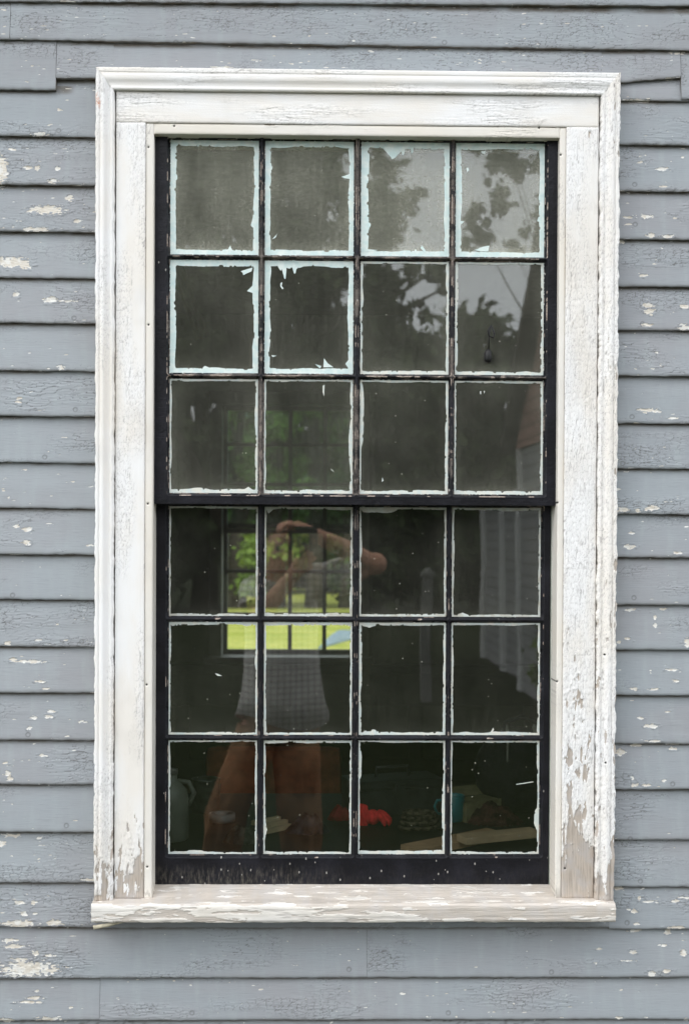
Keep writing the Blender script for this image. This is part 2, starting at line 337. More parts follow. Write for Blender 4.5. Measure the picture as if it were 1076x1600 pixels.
def board(G, x0, x1, zb0, zb1, zt, res=(.0018, .0015), seed=0, tone=.5, rough=1.0, dy=0.0, crackle=.5):
    nx = max(2, int((x1-x0)/res[0])); nz = max(3, int((zt-min(zb0, zb1))/res[1]))
    x = np.linspace(x0, x1, nx+1); v = np.linspace(0, 1, nz+1)
    X, Vv = np.meshgrid(x, v); zb = zb0+(zb1-zb0)*(X-x0)/(x1-x0)
    zb = zb+.0018*(fbm(X*14, X*0+seed*3.1, seed, 3)-.5)+.0012*(vn(X*90, X*0+seed, 7)-.5)
    Z = zb+Vv*(zt-zb)
    exp = zt-.012-zb0
    # traced flakes and scattered small ones
    T = np.full(X.shape, -3.0)
    for cx, cz, a, b in FLW:
        if cx+a*2 < x0 or cx-a*2 > x1 or cz+b*2 < min(zb0, zb1) or cz-b*2 > zt: continue
        T = np.maximum(T, 1-np.sqrt(((X-cx)/a)**2+((Z-cz)/b)**2))
    n1 = fbm(X*170, Z*420, 3+seed, 4)
    peel = np.where(T > -2.5, T-.12+(n1-.5)*2.1, -1.0)
    sm = fbm(X*7+seed, Z*9, 11, 3)
    sc = fbm(X*55, Z*300, 29+seed, 3)-(.90-.10*sm-.05*rough*crackle)
    peel = np.maximum(peel, sc*13-.1)
    low = np.exp(-(Vv*(zt-zb))/.006)
    peel = np.maximum(peel, (fbm(X*24, Z*160, 41+seed, 4)-.78+.05*crackle)*4*low-.6*(1-low))
    # lifted paint ledges following the grain
    reg = sst(.47, .68, fbm(X*5+seed*1.7, Z*16, 51, 3)+.28*(crackle-.5))
    s = fbm(X*9, Z*75, 61+seed, 4)*7.0
    saw = s-np.floor(s)
    crk = np.maximum(sst(.93, .985, saw), 0)*reg
    f1, f2 = voro(X*60, Z*150, 71+seed); vc = (1-sst(.03, .10, f2-f1))*reg*sst(.45, .6, fbm(X*11, Z*30, 81+seed, 2))
    crk = np.maximum(crk, vc*.8)*(peel < 0)
    h = .0007*(peel < 0)+.0013*np.exp(-((peel+.12)/.14)**2)*sst(.4, .6, n1)*(T > -2)+.0011*saw*reg-.0007*crk
    h = h+.0012*(fbm(X*3, Z*20, 91+seed, 3)-.5)+.00007*(fbm(X*25, Z*300, 95+seed, 3)-.5)
    for qn in NAILS:
        if x0 < qn[0] < x1 and min(zb0, zb1) < qn[1] < zt-.012:
            dn = np.hypot(X-qn[0], Z-qn[1]); crk = np.maximum(crk, .8*np.exp(-((dn-.0042)/.0011)**2)); h = h-.0006*np.exp(-(dn/.0035)**2)
    # rounded worn lower edge
    dz = Vv*(zt-zb); h = h-.0022*np.exp(-dz/.0022)
    Y = YS+dy+.0105*dz/max(exp, .03)-h
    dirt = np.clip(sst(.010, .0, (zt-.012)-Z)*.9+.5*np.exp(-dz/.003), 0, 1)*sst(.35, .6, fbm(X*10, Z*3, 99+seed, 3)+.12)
    t = np.clip(tone+(vn(X*2, Z*2, 5)-.5)*.25, 0, 1)
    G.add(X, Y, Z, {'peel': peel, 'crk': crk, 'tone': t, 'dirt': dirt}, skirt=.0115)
G = Grid(['peel', 'crk', 'tone', 'dirt', 'edge'])
Lb = [140, 213, 289, 362, 434.5, 505, 579.5, 650.5, 723, 794.5, 866.5, 937, 1011, 1082.5, 1157, 1226, 1300.5, 1380, 1449]
Rb = [156.5, 226, 299, 374, 448, 516, 587.5, 661.5, 732.5, 803.5, 871, 945.5, 1015.5, 1086.5, 1162.5, 1233.5, 1312.5, 1386, 1452]
zl = [W(70, y, YS)[1] for y in Lb]; zr = [W(1015, y, YS)[1] for y in Rb]
XL, XR, XC0, XC1 = -.75, .93, -.4283, .6283     # dense area left/right and the casing edges
rng = random.Random(4)
def zrow(y0, y1): return W(0, y0, YS)[1], W(1076, y1, YS)[1]
ZT0, ZT1 = zrow(2, 8); ZA0, ZA1 = zrow(61, 79)
cr_l = [.8, .7, .9, .9, .4, .7, .5, .7, .3, .6, .6, .5, .6, .5, .5, .4, .5, .6, .6]
for i in range(1, len(zl)):
    board(G, XL, XC0+.004, zl[i]+.0012, zl[i]-.0002, zl[i-1]+.012, seed=i+1, tone=.62+rng.uniform(-.2, .2), dy=rng.uniform(-.001, .001), crackle=cr_l[i])
for i in range(1, len(zr)):
    board(G, XC1-.004, XR, zr[i]+.0003, zr[i]-.0003, zr[i-1]+.012, seed=i+41, tone=.25+rng.uniform(-.2, .2), dy=rng.uniform(-.001, .001), crackle=rng.choice([.3, .6, .8]))
jx = W(88, 130, YS)[0]; z122 = W(88, 122, YS)[1]
board(G, XL, jx-.0008, zl[0], zl[0]-.0005, ZA0+.010, seed=61, tone=.6, crackle=.5, dy=-.0015)
board(G, jx, XC0+.03, z122, z122+.001, ZA0+.010, seed=62, tone=.62, crackle=.9)
board(G, XC0+.03, XC1-.03, z122-.002, z122-.002, ZA1+.014, seed=62, tone=.62, crackle=.9)
board(G, jx, XC0+.004, zl[1]+.02, zl[1]+.02, z122+.012, seed=63, tone=.6, crackle=.8, dy=.004)
jx2 = W(1063, 110, YS)[0]; z124 = W(1000, 125, YS)[1]
board(G, XC1-.03, jx2, W(965, 131, YS)[1], W(1063, 121, YS)[1], ZA1+.012, seed=64, tone=.5, crackle=.6)
board(G, XC1-.004, XR, zr[0]+.0003, zr[0], W(1000, 118, YS)[1]+.012, seed=65, tone=.4, crackle=.8, dy=.002)
board(G, jx2+.001, XR, zr[0]+.002, zr[0]+.002, ZA1+.012, seed=66, tone=.4, dy=-.001)
jt = W(16, 40, YS)[0]
board(G, XL, jt-.0006, ZA0, ZA0, ZT0+.012, seed=67, tone=.7, crackle=.8, dy=-.001)
board(G, jt, XR, ZA0, ZA1, ZT0+.013, seed=68, tone=.75, crackle=1.0)
board(G, XL, XR, ZT0, ZT1, ZT0+.09, seed=69, tone=.8, crackle=.6)
zc = W(540, 1450, YS)[1]; ze = W(540, 1528, YS)[1]; zf = W(540, 1594, YS)[1]
jb = W(573, 1500, YS)[0]; jb2 = W(156, 1560, YS)[0]
board(G, XC0+.004, XC1-.004, zc, zc, zc+.06, seed=70, tone=.35, crackle=.2)
board(G, XL, jb-.0005, ze, ze, zc+.012, seed=71, tone=.45, crackle=.3); board(G, jb, XR, ze, ze, zc+.012, seed=72, tone=.38, crackle=.35)
board(G, XL, jb2-.0006, zf, zf, ze+.012, seed=73, tone=.45, crackle=.5); board(G, jb2, XR, zf, zf, ze+.012, seed=74, tone=.4, crackle=.75)
z = zf
cs = (.02, .008); k = 80
while z > .1:
    zn = z-.094; board(G, XL, XR, zn, zn, z+.012, cs if z < .45 else (.006, .004), seed=k, tone=.4); z = zn; k += 1
z = ZT0+.078
while z < 3.4:
    board(G, XL, XR, z, z, z+.106, cs, seed=k, tone=.6); z += .094; k += 1
z = .08
while z < 3.4:
    board(G, -2.6, XL, z, z, z+.106, cs, seed=k, tone=.6); board(G, XR, 3.4, z, z, z+.106, cs, seed=k+50, tone=.4); z += .094; k += 1
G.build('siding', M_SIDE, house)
# ------------------------------------------------------------------ window casing
win = empty('sash_window', (.1, 0, .78), 'tall double hung window of twenty four small panes in black sashes with a peeling white wooden casing', 'window')
ZTOP, ZBOT = EYE+.9500, EYE-.7285
ZH0, ZH1 = EYE+.8432, EYE+.905
XLI, XRI = -.3885, .5875
XSL, XSR = -.3290, .5215
XOL, XOR = -.3130, .5090
ZSO = EYE+.8215
PROF = np.array([(0, 9), (1.2, 13), (3, 14), (8.3, 14), (9, 11.5), (10, 11.5), (11, 13), (14, 15.2), (18, 15.6), (21, 14), (23.5, 11), (26, 8.6), (29, 7.2), (31.5, 7), (32.5, 8.6), (35, 9.6), (38, 8.6), (40, 5.5), (41.5, 3)])
HOLES = [W(a, b, 0) for a, b in ((232, 229), (232, 507), (231, 787), (229, 1070), (230, 1355), (876, 241), (871, 512), (871, 785), (870, 1065), (882, 1357), (272, 196), (842, 199), (942, 1022), (943, 1190))]
def casing(name, x0, x1, z0, z1, Yf, mat, seed, horiz=False, prof=None, keep=None, bias=None, skirt=.03, ck=.5, label=None, res=.0013, parent=None, gr=1.0, jag=0.0):
    g = Grid(['peel', 'crk', 'dirt', 'hole', 'rust', 'edge'])
    nx = max(4, int((x1-x0)/res)); nz = max(4, int((z1-z0)/res/ (1.6 if not horiz else 1)))
    if horiz: nx = max(4, int((x1-x0)/res/1.6))
    X, Z = np.meshgrid(np.linspace(x0, x1, nx+1), np.linspace(z0, z1, nz+1))
    a, b = (X, Z) if not horiz else (Z, X)     # a across the grain, b along it
    bia = bias(X, Z) if bias else 0
    n1 = fbm(a*130, b*26, seed, 5); n2 = fbm(a*420, b*110, seed+9, 3)
    peel = (n1-.5)*2.4+(n2-.5)*.8-1.35+bia
    f1, f2 = voro(a*230+.6*n2, b*75, seed+3); reg = sst(.40, .62, fbm(a*24, b*5, seed+5, 3)+.35*(ck-.5)+.12*bia)
    crk = (1-sst(.03, .12, f2-f1))*reg*.55
    s = fbm(a*75, b*7, seed+6, 4)*5; saw = s-np.floor(s); crk = np.maximum(crk, sst(.90, .98, saw)*reg*sst(.4, .6, n1+.1))
    crk = crk*(peel < 0)
    h = .0008*(peel < 0)+.0010*saw*reg*(peel < 0)-.0009*crk+.0010*np.exp(-((peel+.15)/.16)**2)*sst(.45, .6, n2)
    h = h+.0008*(fbm(a*20, b*3, seed+8, 3)-.5)
    if prof is not None: h = h+prof(X, Z)
    hole = np.zeros(X.shape)
    for hx, hz in HOLES: hole = np.maximum(hole, 1-np.hypot(X-hx, Z-hz)/.0042)
    h = h-.003*sst(.2, .8, hole)
    rx, rz = W(155, 162, 0); rust = np.clip(1.3-np.hypot((X-rx)/.006, (Z-rz)/.018), 0, 1)*sst(.35, .55, n2)
    dirt = sst(.55, .8, fbm(X*9, Z*9, seed+12, 4))*.15+.8*sst(.03, 0, Z-ZBOT)*(fbm(X*60, Z*40, 4) > .4)
    ed = np.minimum(np.minimum(X-x0, x1-X), np.minimum(Z-z0, z1-Z)); h = h-.0016*np.exp(-ed/.0014)
    if jag: X = X+jag*(vn(Z*55, Z*0+seed, 3)-.5+.6*(vn(Z*170, Z*0+seed, 4)-.5))*sst(.012, 0, np.minimum(X-x0, x1-X))
    kq = keep(.25*(X[1:, 1:]+X[:-1, :-1]+X[1:, :-1]+X[:-1, 1:]), .25*(Z[1:, 1:]+Z[:-1, :-1]+Z[1:, :-1]+Z[:-1, 1:])) if keep else None
    g.add(X, Yf-h, Z, {'peel': peel, 'crk': crk, 'dirt': dirt, 'hole': hole, 'rust': rust}, keep=kq, skirt=skirt)
    return g.build(name, mat, parent or win, label)
def zr_(Z, a, b): return np.clip((a-Z)/(a-b), 0, 1)        # 0 above a, 1 at b and below
bl = lambda X, Z: 1.6*zr_(Z, EYE-.50, EYE-.68)-.1+.25*zr_(Z, EYE+.1, EYE-.5)
br = lambda X, Z: .45+.95*zr_(Z, EYE-.05, EYE-.45)*np.exp(-((X-.548)/.026)**2)+1.0*zr_(Z, EYE-.5, EYE-.70)
bml = lambda X, Z: 1.35*zr_(Z, EYE-.45, EYE-.72)+.1
bmr = lambda X, Z: .6+.3*zr_(Z, EYE+.2, EYE-.4)+.8*zr_(Z, EYE-.6, EYE-.72)+.35*sst(.618, .63, X)
bh = lambda X, Z: .05+.35*sst(.2, .5, X)*sst(EYE+.87, EYE+.85, Z)+.6*sst(ZTOP-.008, ZTOP, Z)
WS, WT = XLI-.001-XC0, .0500
pl = lambda X, Z: np.interp((X-XC0)*.0415/WS*1e3, PROF[:, 0], PROF[:, 1])*1e-3
pr = lambda X, Z: np.interp((XC1-X)*.0415/(XC1-XRI-.001)*1e3, PROF[:, 0], PROF[:, 1])*1e-3
ph = lambda X, Z: np.interp((ZTOP-Z)*.0415/WT*1e3, PROF[:, 0], PROF[:, 1])*.48e-3+.0055
casing('side_molding', XC0, XLI-.0022, ZBOT-.0015, ZTOP, 0, M_WHV, 101, prof=pl, keep=lambda X, Z: (X-XC0)/WS <= (ZTOP-Z)/WT, bias=bml, ck=.45, jag=.0022)
casing('side_molding', XRI+.0022, XC1, ZBOT-.0015, ZTOP, 0, M_WHV, 102, prof=pr, keep=lambda X, Z: (XC1-X)/(XC1-XRI) <= (ZTOP-Z)/WT, bias=bmr, ck=.85, jag=.003)
casing('head_molding', XC0, XC1, ZH1+.0008, ZTOP, 0, M_WHH, 103, horiz=True, prof=ph, keep=lambda X, Z: ((X-XC0)/WS > (ZTOP-Z)/WT) & ((XC1-X)/(XC1-XRI) > (ZTOP-Z)/WT), bias=bh, ck=.35)
casing('side_casing', XLI, XSL-.0005, ZBOT, ZH0-.0006, 0, M_WHV, 104, bias=bl, ck=.55)
casing('side_casing', XSR+.0005, XRI, ZBOT, ZH0-.0006, 0, M_WHV, 105, bias=br, ck=.95, label='peeling board with bare wood showing on its lower half')
casing('head_casing', XLI, XRI, ZH0, ZH1, 0, M_WHH, 106, horiz=True, bias=bh, ck=.4)
casing('window_stop', XSL, XOL, ZBOT, ZH0-.0008, .003, M_STOPV, 107, bias=lambda X, Z: -.6+.9*zr_(Z, EYE-.62, EYE-.73), ck=.4, skirt=.1)
casing('window_stop', XOR, XSR, ZBOT, ZH0-.0008, .003, M_STOPV, 108, bias=lambda X, Z: -.7+.9*zr_(Z, EYE-.62, EYE-.73), ck=.4, skirt=.1)
casing('window_stop', XOL+.0003, XOR-.0003, ZSO, ZH0-.0008, .003, M_STOPH, 109, horiz=True, bias=lambda X, Z: .35+.5*sst(EYE+.838, EYE+.842, Z), ck=.3, skirt=.1)
mb = MB(); mb.box((XC0+.004, .031, ZBOT-.03), (XOL-.002, .118, ZTOP-.004)); mb.box((XOR+.002, .031, ZBOT-.03), (XC1-.004, .118, ZTOP-.004)); mb.box((XOL-.002, .0312, ZSO+.002), (XOR+.002, .1178, ZTOP-.0042))
mb.build('jamb_frame', plain('old_pine_jamb', (.35, .28, .2), .8), win)
# sill
def sill():
    g = Grid(['peel', 'crk', 'dirt', 'hole', 'rust', 'edge'])
    zt = EYE-.7165; zn = EYE-.7320; zb = EYE-.7695
    pr_ = [(.085, zt+.002), (.06, zt), (.02, zt-.008), (.0, zt-.0125), (-.018, zt-.0145), (-.026, zn+.0005), (-.0295, zn-.003), (-.0305, zn-.008), (-.0305, zb+.006), (-.029, zb+.001), (-.026, zb), (.012, zb)]
    pts = np.array(pr_); L = np.r_[0, np.cumsum(np.hypot(*np.diff(pts, axis=0).T))]
    s = np.arange(0, L[-1], .0013)[::-1]; yy = np.interp(s, L, pts[:, 0]); zz = np.interp(s, L, pts[:, 1])
    x0, x1 = -.4300, .6262; x = np.linspace(x0, x1, 560)
    X, S = np.meshgrid(x, s); Yb = np.repeat(yy[:, None], len(x), 1); Zb = np.repeat(zz[:, None], len(x), 1)
    n1 = fbm(X*19, S*130, 201, 6); n2 = fbm(X*120, S*400, 202, 3)
    front = sst(-.024, -.030, Yb)
    keepw = sst(.35, -.1, X)*front*1.0+.35*sst(.010, .0, np.abs(Zb-zb-.006))*front
    peel = (n1-.5)*3.4+(n2-.5)*.8+.55+.6*(fbm(X*4, S*0, 207, 2)-.5)-.75*keepw-.2*sst(-.2, -.4, X)*front
    crk = (1-sst(.02, .06, np.abs(fbm(X*5, S*120, 203, 4)-.5)))*.6
    dirt = (sst(-.01, .04, Yb)*.5+.22)*sst(.4, .6, fbm(X*22, S*60, 204, 4))
    nx_ = np.gradient(yy, s); nz_ = np.gradient(zz, s)
    h = .0009*(peel < 0)-.0007*crk+.0012*(fbm(X*6, S*60, 205, 4)-.5)
    nn = np.stack([nz_, -nx_], -1)/np.hypot(nx_, nz_)[:, None]     # (y,z) normal
    Y = Yb+nn[:, 0:1]*h*1.0; Z = Zb+nn[:, 1:2]*h
    sg = -1 if nn[len(s)//4, 0] > 0 else 1
    Y = Yb+sg*nn[:, 0:1]*h; Z = Zb+sg*nn[:, 1:2]*h
    xm = .5*(X[1:, 1:]+X[1:, :-1]); ym = .5*(Yb[1:, 1:]+Yb[:-1, 1:])
    kp = (ym < .004) | ((xm > XOL) & (xm < XOR))
    X2 = X+(.001*(vn(S*200, X*0, 8)-.5))*(np.abs(X-.1) > .52)
    g.add(X2, Y, Z, {'peel': peel, 'crk': crk, 'dirt': dirt, 'hole': X*0, 'rust': X*0}, keep=kp)
    o = g.build('sill', white_mat('worn_sill_paint', True, .35, .34), win)
    b = MB(); b.box((x0+.001, -.0285, zb+.002), (x1-.001, .014, zn-.004)); b.box((XOL+.001, .014, zb+.002), (XOR-.001, .084, zt-.02)); b.build('sill_core', plain('sill_end_grain', (.42, .36, .3), .8, scale=90), o)
    return o
sill()
# ------------------------------------------------------------------ sashes
UX = [[266, 403.5], [413.5, 551.5], [563, 700.5], [710.5, 848.5]]; UY = [[222, 400], [408.5, 584.5], [594, 771.5]]
LX = [[264, 402], [412.5, 549.5], [560.5, 695.5], [704.5, 842.5]]; LY = [[792.5, 963], [972.5, 1148], [1157, 1334]]
def avg(xs, ys, Y):
    ym = sum(map(sum, ys))/6; xm = sum(map(sum, xs))/8
    cx = [[W(a, ym, Y)[0] for a in p] for p in xs]; cz = [[W(xm, a, Y)[1] for a in p] for p in ys]
    return cx, cz
def breaks(b, res):
    out = [b[0]]
    for a, c in zip(b[:-1], b[1:]):
        n = max(1, int(round(abs(c-a)/res))); out += list(a+(c-a)*np.arange(1, n+1)/n)
    return np.array(out)
def pane(parent, x0, x1, z0, z1, Y, mat, seed, dust=1.0):
    nx, nz = 26, 32; x = np.linspace(x0-.003, x1+.003, nx+1); z = np.linspace(z0-.003, z1+.003, nz+1); X, Z = np.meshgrid(x, z)
    r = random.Random(seed); tx, tz = r.gauss(0, .0007), r.gauss(0, .0005)
    if seed >= 200: tx *= .45; tz *= .45
    wob = .00010*(fbm(X*9+seed, Z*4, seed, 2)-.5)+.000025*(vn(X*22, Z*9+seed, seed)-.5)
    Yf = Y+wob+tx*(X-(x0+x1)/2)+tz*(Z-(z0+z1)/2)
    g = Grid(['dust', 'edge'])
    edge = np.minimum(np.minimum(X-x0, x1-X), np.minimum(Z-z0, z1-Z)); du = dust*(1+1.3*np.exp(-np.maximum(edge, 0)/.012)+.7*np.exp(-(Z-z0)/.02))
    g.add(X, Yf, Z, {'dust': du})
    g.add(X[:, ::-1], (Yf+.0028)[:, ::-1], Z[:, ::-1], {'dust': du[:, ::-1]*0})
    o = g.build('pane', mat, parent); return o
def edge_strip(parent, x0, x1, z0, z1, Y, w, seed, mat, spikes=(), flecks=(), amp=1.0):
    """paint lapped onto the glass round one pane: w = widths (left, bottom, right, top)"""
    r = random.Random(seed); e = .0012
    C = [(x0-e, z1+e), (x0-e, z0-e), (x1+e, z0-e), (x1+e, z1+e)]
    I = [(x0+w[0], z1-w[3]), (x0+w[0], z0+w[1]), (x1-w[2], z0+w[1]), (x1-w[2], z1-w[3])]
    nrm = [(1, 0), (0, 1), (-1, 0), (0, -1)]; O = []; N = []
    for sd in range(4):
        a, b = C[sd], C[(sd+1) % 4]; p, q = I[sd], I[(sd+1) % 4]; n = 210; f = np.arange(n)/n
        o = np.stack([a[0]+(b[0]-a[0])*f, a[1]+(b[1]-a[1])*f], -1); i = np.stack([p[0]+(q[0]-p[0])*f, p[1]+(q[1]-p[1])*f], -1)
        ww = w[sd]; s = seed*7+sd
        d = ww*.9*amp*(fbm(f*6, f*0+s, s, 2)-.5)+ww*.16*amp*(vn(f*45, f*0, s)-.5)
        chips = fbm(f*26, f*0+3, s+1, 2); d = d-ww*.45*sst(.70, .78, chips)*amp
        for (k, c, hw, dep, shp) in spikes:
            if k != sd: continue
            t = (f-c)/hw
            if shp == 'd': d = d+dep*np.clip(1-np.abs(t)**4, 0, 1)
            elif shp == 't': d = d+dep*np.clip(1-np.abs(t), 0, 1)
            elif shp == 'r': d = d+dep*np.clip(1-t, 0, 1)*(t > 0)
            else: d = d+dep*np.clip(1+t, 0, 1)*(t < 0)
        tp = np.minimum(1, np.minimum(f, 1-f)*60+.0); d = np.maximum(d*tp, -(ww-.0002))
        i = i+d[:, None]*np.array(nrm[sd]); O.append(o); N.append(i)
    O = np.concatenate(O); N = np.concatenate(N); n = len(O); y = np.full(n, Y-.0009)
    V = np.concatenate([np.stack([O[:, 0], y, O[:, 1]], -1), np.stack([N[:, 0], y+.0001, N[:, 1]], -1), np.stack([N[:, 0], y+.0007, N[:, 1]], -1)])
    k = np.arange(n); k2 = (k+1) % n
    Q = np.concatenate([np.stack([k, k2, k2+n, k+n], -1), np.stack([k+n, k2+n, k2+2*n, k+2*n], -1)])
    V = list(map(tuple, V)); Q = [tuple(q) for q in Q]
    for poly in flecks:
        b = len(V); m = len(poly)
        V += [(x, Y-.0013, z) for x, z in poly]+[(x, Y-.0003, z) for x, z in poly]
        Q.append(tuple(range(b, b+m))); Q += [(b+i, b+(i+1) % m, b+m+(i+1) % m, b+m+i) for i in range(m)]
    me = bpy.data.meshes.new('edge_paint'); me.from_pydata(V, [], Q); me.update()
    return link('edge_paint', me, mat, parent)
def fleck(pts, Y): return [W(a, b, Y) for a, b in pts]
def sash(name, cx, cz, X0, X1, Z0, Z1, Yf, Yg, seed, upper):
    xs = sorted([v for p in cx for v in p]); zs = sorted([v for p in cz for v in p])
    x = breaks([X0]+xs+[X1], .00125); z = breaks([Z0]+zs+[Z1], .0014); X, Z = np.meshgrid(x, z)
    d = np.full(X.shape, 9.)
    for a, b in cx:
        for c, e in cz:
            c_, e_ = min(c, e), max(c, e)
            dx = np.maximum(np.maximum(a-X, X-b), 0); dz = np.maximum(np.maximum(c_-Z, Z-e_), 0); d = np.minimum(d, np.hypot(dx, dz))
    n1 = fbm(X*70, Z*70, seed, 3); n2 = fbm(X*260, Z*260, seed+1, 3)
    H = Yg-Yf; bw = .0052+.0012*(n1-.5)
    lost = sst(.56, .62, fbm(X*30, Z*30, seed+3, 3)+(.08 if upper else -.03))
    t = np.clip(d/bw, 0, 1); prof = np.where(t < 1, H*(.12+.80*t), H)
    prof = prof-lost*(t < .85)*H*.45*np.clip(t*2, 0, 1)
    # cross cracks in the putty
    cell = voro(X*85, Z*85, seed+5); cc = (1-sst(.02, .09, cell[1]-cell[0]))*(d < .0058)
    prof = prof-.0011*cc+.0006*(n2-.5)-.0004*(n1-.5)
    prof = np.where((d > .0055), prof+.0007*np.exp(-((d-.0066)/.0008)**2), prof)
    chip = np.exp(-((d-.0050)/.0012)**2)*sst(.46, .66, fbm(X*48, Z*48, seed+7, 3)+(.03 if upper else -.12))*.95
    chip = np.maximum(chip, .85*np.exp(-((d-.0010)/.0009)**2)*sst(.50, .66, fbm(X*60, Z*60, seed+8, 3)+(.03 if upper else -.03)))
    inner = (X > xs[0]-.004) & (X < xs[-1]+.004) & (Z > zs[0]-.004) & (Z < zs[-1]+.004)
    wear = .60*sst(.3, .7, fbm(X*12, Z*12, seed+9, 4))*inner*(1 if upper else .45)+.35*sst(.35, .7, n1)*inner*(d > .004)*(1 if upper else .4)
    if upper: wear = wear+.30*((Z < zs[0]-.006))*sst(.35, .7, fbm(X*6, Z*60, seed+11, 4))
    spk = np.where(Z < zs[0]-.004, .045 if not upper else .006, .006)
    dust = sst(zs[0]-.010, Z0+.004, Z)*(not upper)*sst(.55, .25, (X-X0)/(X1-X0))+.15*(not upper)*sst(zs[0]-.01, Z0, Z)
    xm = .5*(x[1:]+x[:-1]); zm = .5*(z[1:]+z[:-1]); XM, ZM = np.meshgrid(xm, zm); kp = np.ones(XM.shape, bool)
    for a, b in cx:
        for c, e in cz: kp &= ~((XM > a) & (XM < b) & (ZM > min(c, e)) & (ZM < max(c, e)))
    g = Grid(['chip', 'wear', 'spk', 'dust', 'edge'])
    # joints between stiles and rails
    for jx_ in (xs[0]-.0012, xs[-1]+.0012):
        prof = prof-.0008*np.exp(-((X-jx_)/.0009)**2)*((Z < zs[0]-.003) | (Z > zs[-1]+.003))
    g.add(X, Yg-prof, Z, {'chip': chip, 'wear': wear, 'spk': spk, 'dust': dust}, keep=kp, skirt=.020)
    return g.build(name, M_SASH, win)
YU, YUG, YLo, YLG = .022, .0335, .0610, .0725
cx, cz = avg(UX, UY, YUG); zm_ = W(555, 788.5, YU)[1]
us = sash('upper_sash', cx, cz, XOL-.012, XOR+.012, zm_, ZSO+.008, YU, YUG, 301, True)
lx, lz = avg(LX, LY, YLG); zlb = W(555, 1381.5, YLo)[1]
ls = sash('lower_sash', lx, lz, XOL-.008, XOR-.0035, zlb, zm_+.03, YLo, YLG, 331, False)
mb = MB(); mb.box((XOR-.0015, .0585, EYE-.73), (XOR+.003, .10, zm_)); mb.build('parting_bead', plain('grey_green_bead_paint', (.40, .44, .38), .6), win)
px = .0013
for r in range(3):
    for c in range(4):
        x0, x1 = cx[c]; z1, z0 = cz[r]; sd = 400+r*4+c
        pane(us, x0, x1, z0, z1, YUG, M_GU, 100+r*4+c, dust=[3.6, 1.25, 1.2][r])
        wide = (r == 0) or (r == 1 and c < 2); sp = []; fk = []
        if wide:
            w = [9*px, 8*px, 8*px, 9.5*px]; mt = M_MINT; am = .45
            if (r, c) == (0, 2): w[0] = 12*px; w[2] = 8*px
        else:
            w = [random.Random(sd).uniform(3, 4.6)*px, 5*px, random.Random(sd+1).uniform(3, 4.6)*px, random.Random(sd+2).uniform(1.6, 3.2)*px]; mt = M_MINTW; am = .9
            if r == 2: w = [2.6*px, 5.5*px, 3.8*px, 3*px]
        K = {(0, 0): ([(1, .70, .03, .008, 't'), (2, .22, .10, .005, 'r'), (0, .3, .03, .003, 'd')], []),
             (0, 1): ([(2, .72, .02, .012, 't'), (2, .70, .04, .008, 'r'), (0, .2, .06, .004, 't')], [fleck([(425, 374), (433, 366), (434, 364), (430, 372)], YUG)]),
             (0, 2): ([(3, .70, .12, .019, 't'), (3, .545, .022, .009, 'd'), (3, .43, .018, .010, 'd'), (3, .62, .09, .006, 'd'), (1, .62, .02, .006, 't'), (0, .75, .05, .004, 't')], [fleck([(656, 387), (659, 384), (664, 391), (666, 395), (660, 392)], YUG), fleck([(567, 389), (590, 391), (578, 393), (568, 393)], YUG)]),
             (0, 3): ([(2, .30, .06, .004, 'r'), (0, .70, .04, .008, 'r')], [fleck([(741, 391), (753, 386), (764, 384), (762, 393), (750, 393)], YUG), fleck([(728, 263), (731, 262), (732, 266), (729, 270)], YUG), fleck([(751, 237), (758, 236), (757, 241), (752, 240)], YUG)]),
             (1, 0): ([(1, .38, .05, .005, 't')], [fleck([(376, 424), (395, 418), (393, 424), (380, 430), (379, 426)], YUG), fleck([(386, 455), (395, 446), (395, 458)], YUG)]),
             (1, 1): ([(3, .87, .05, .010, 't'), (3, .815, .018, .024, 'd'), (3, .69, .02, .009, 'd'), (3, .75, .10, .004, 'd'), (2, .05, .04, .006, 't')], [fleck([(438, 443), (441, 441), (440, 447), (443, 451), (441, 452), (438, 448)], YUG), fleck([(492, 569), (502, 572), (500, 576)], YUG), fleck([(506, 560), (512, 568), (521, 574), (505, 574)], YUG), fleck([(424, 555), (432, 556), (426, 558)], YUG)]),
             (2, 1): ([(2, .45, .3, .003, 't')], [fleck([(504, 603), (507, 601), (506, 620), (504, 612)], YUG), fleck([(516, 732), (520, 735), (522, 738), (518, 735)], YUG)]),
             (2, 0): ([(1, .92, .05, .006, 't'), (1, .3, .2, .002, 'd')], []),
             (2, 2): ([(0, .3, .3, .004, 'd')], [fleck([(597, 746), (599, 751), (596, 753)], YUG)]), (2, 3): ([], [fleck([(749, 612), (751, 611), (751, 616), (750, 616)], YUG), fleck([(755, 611), (757, 611), (756, 615)], YUG)])}
        sp, fk = K.get((r, c), ([], []))
        edge_strip(us, x0, x1, z0, z1, YUG, w, sd, mt, sp, fk, am)
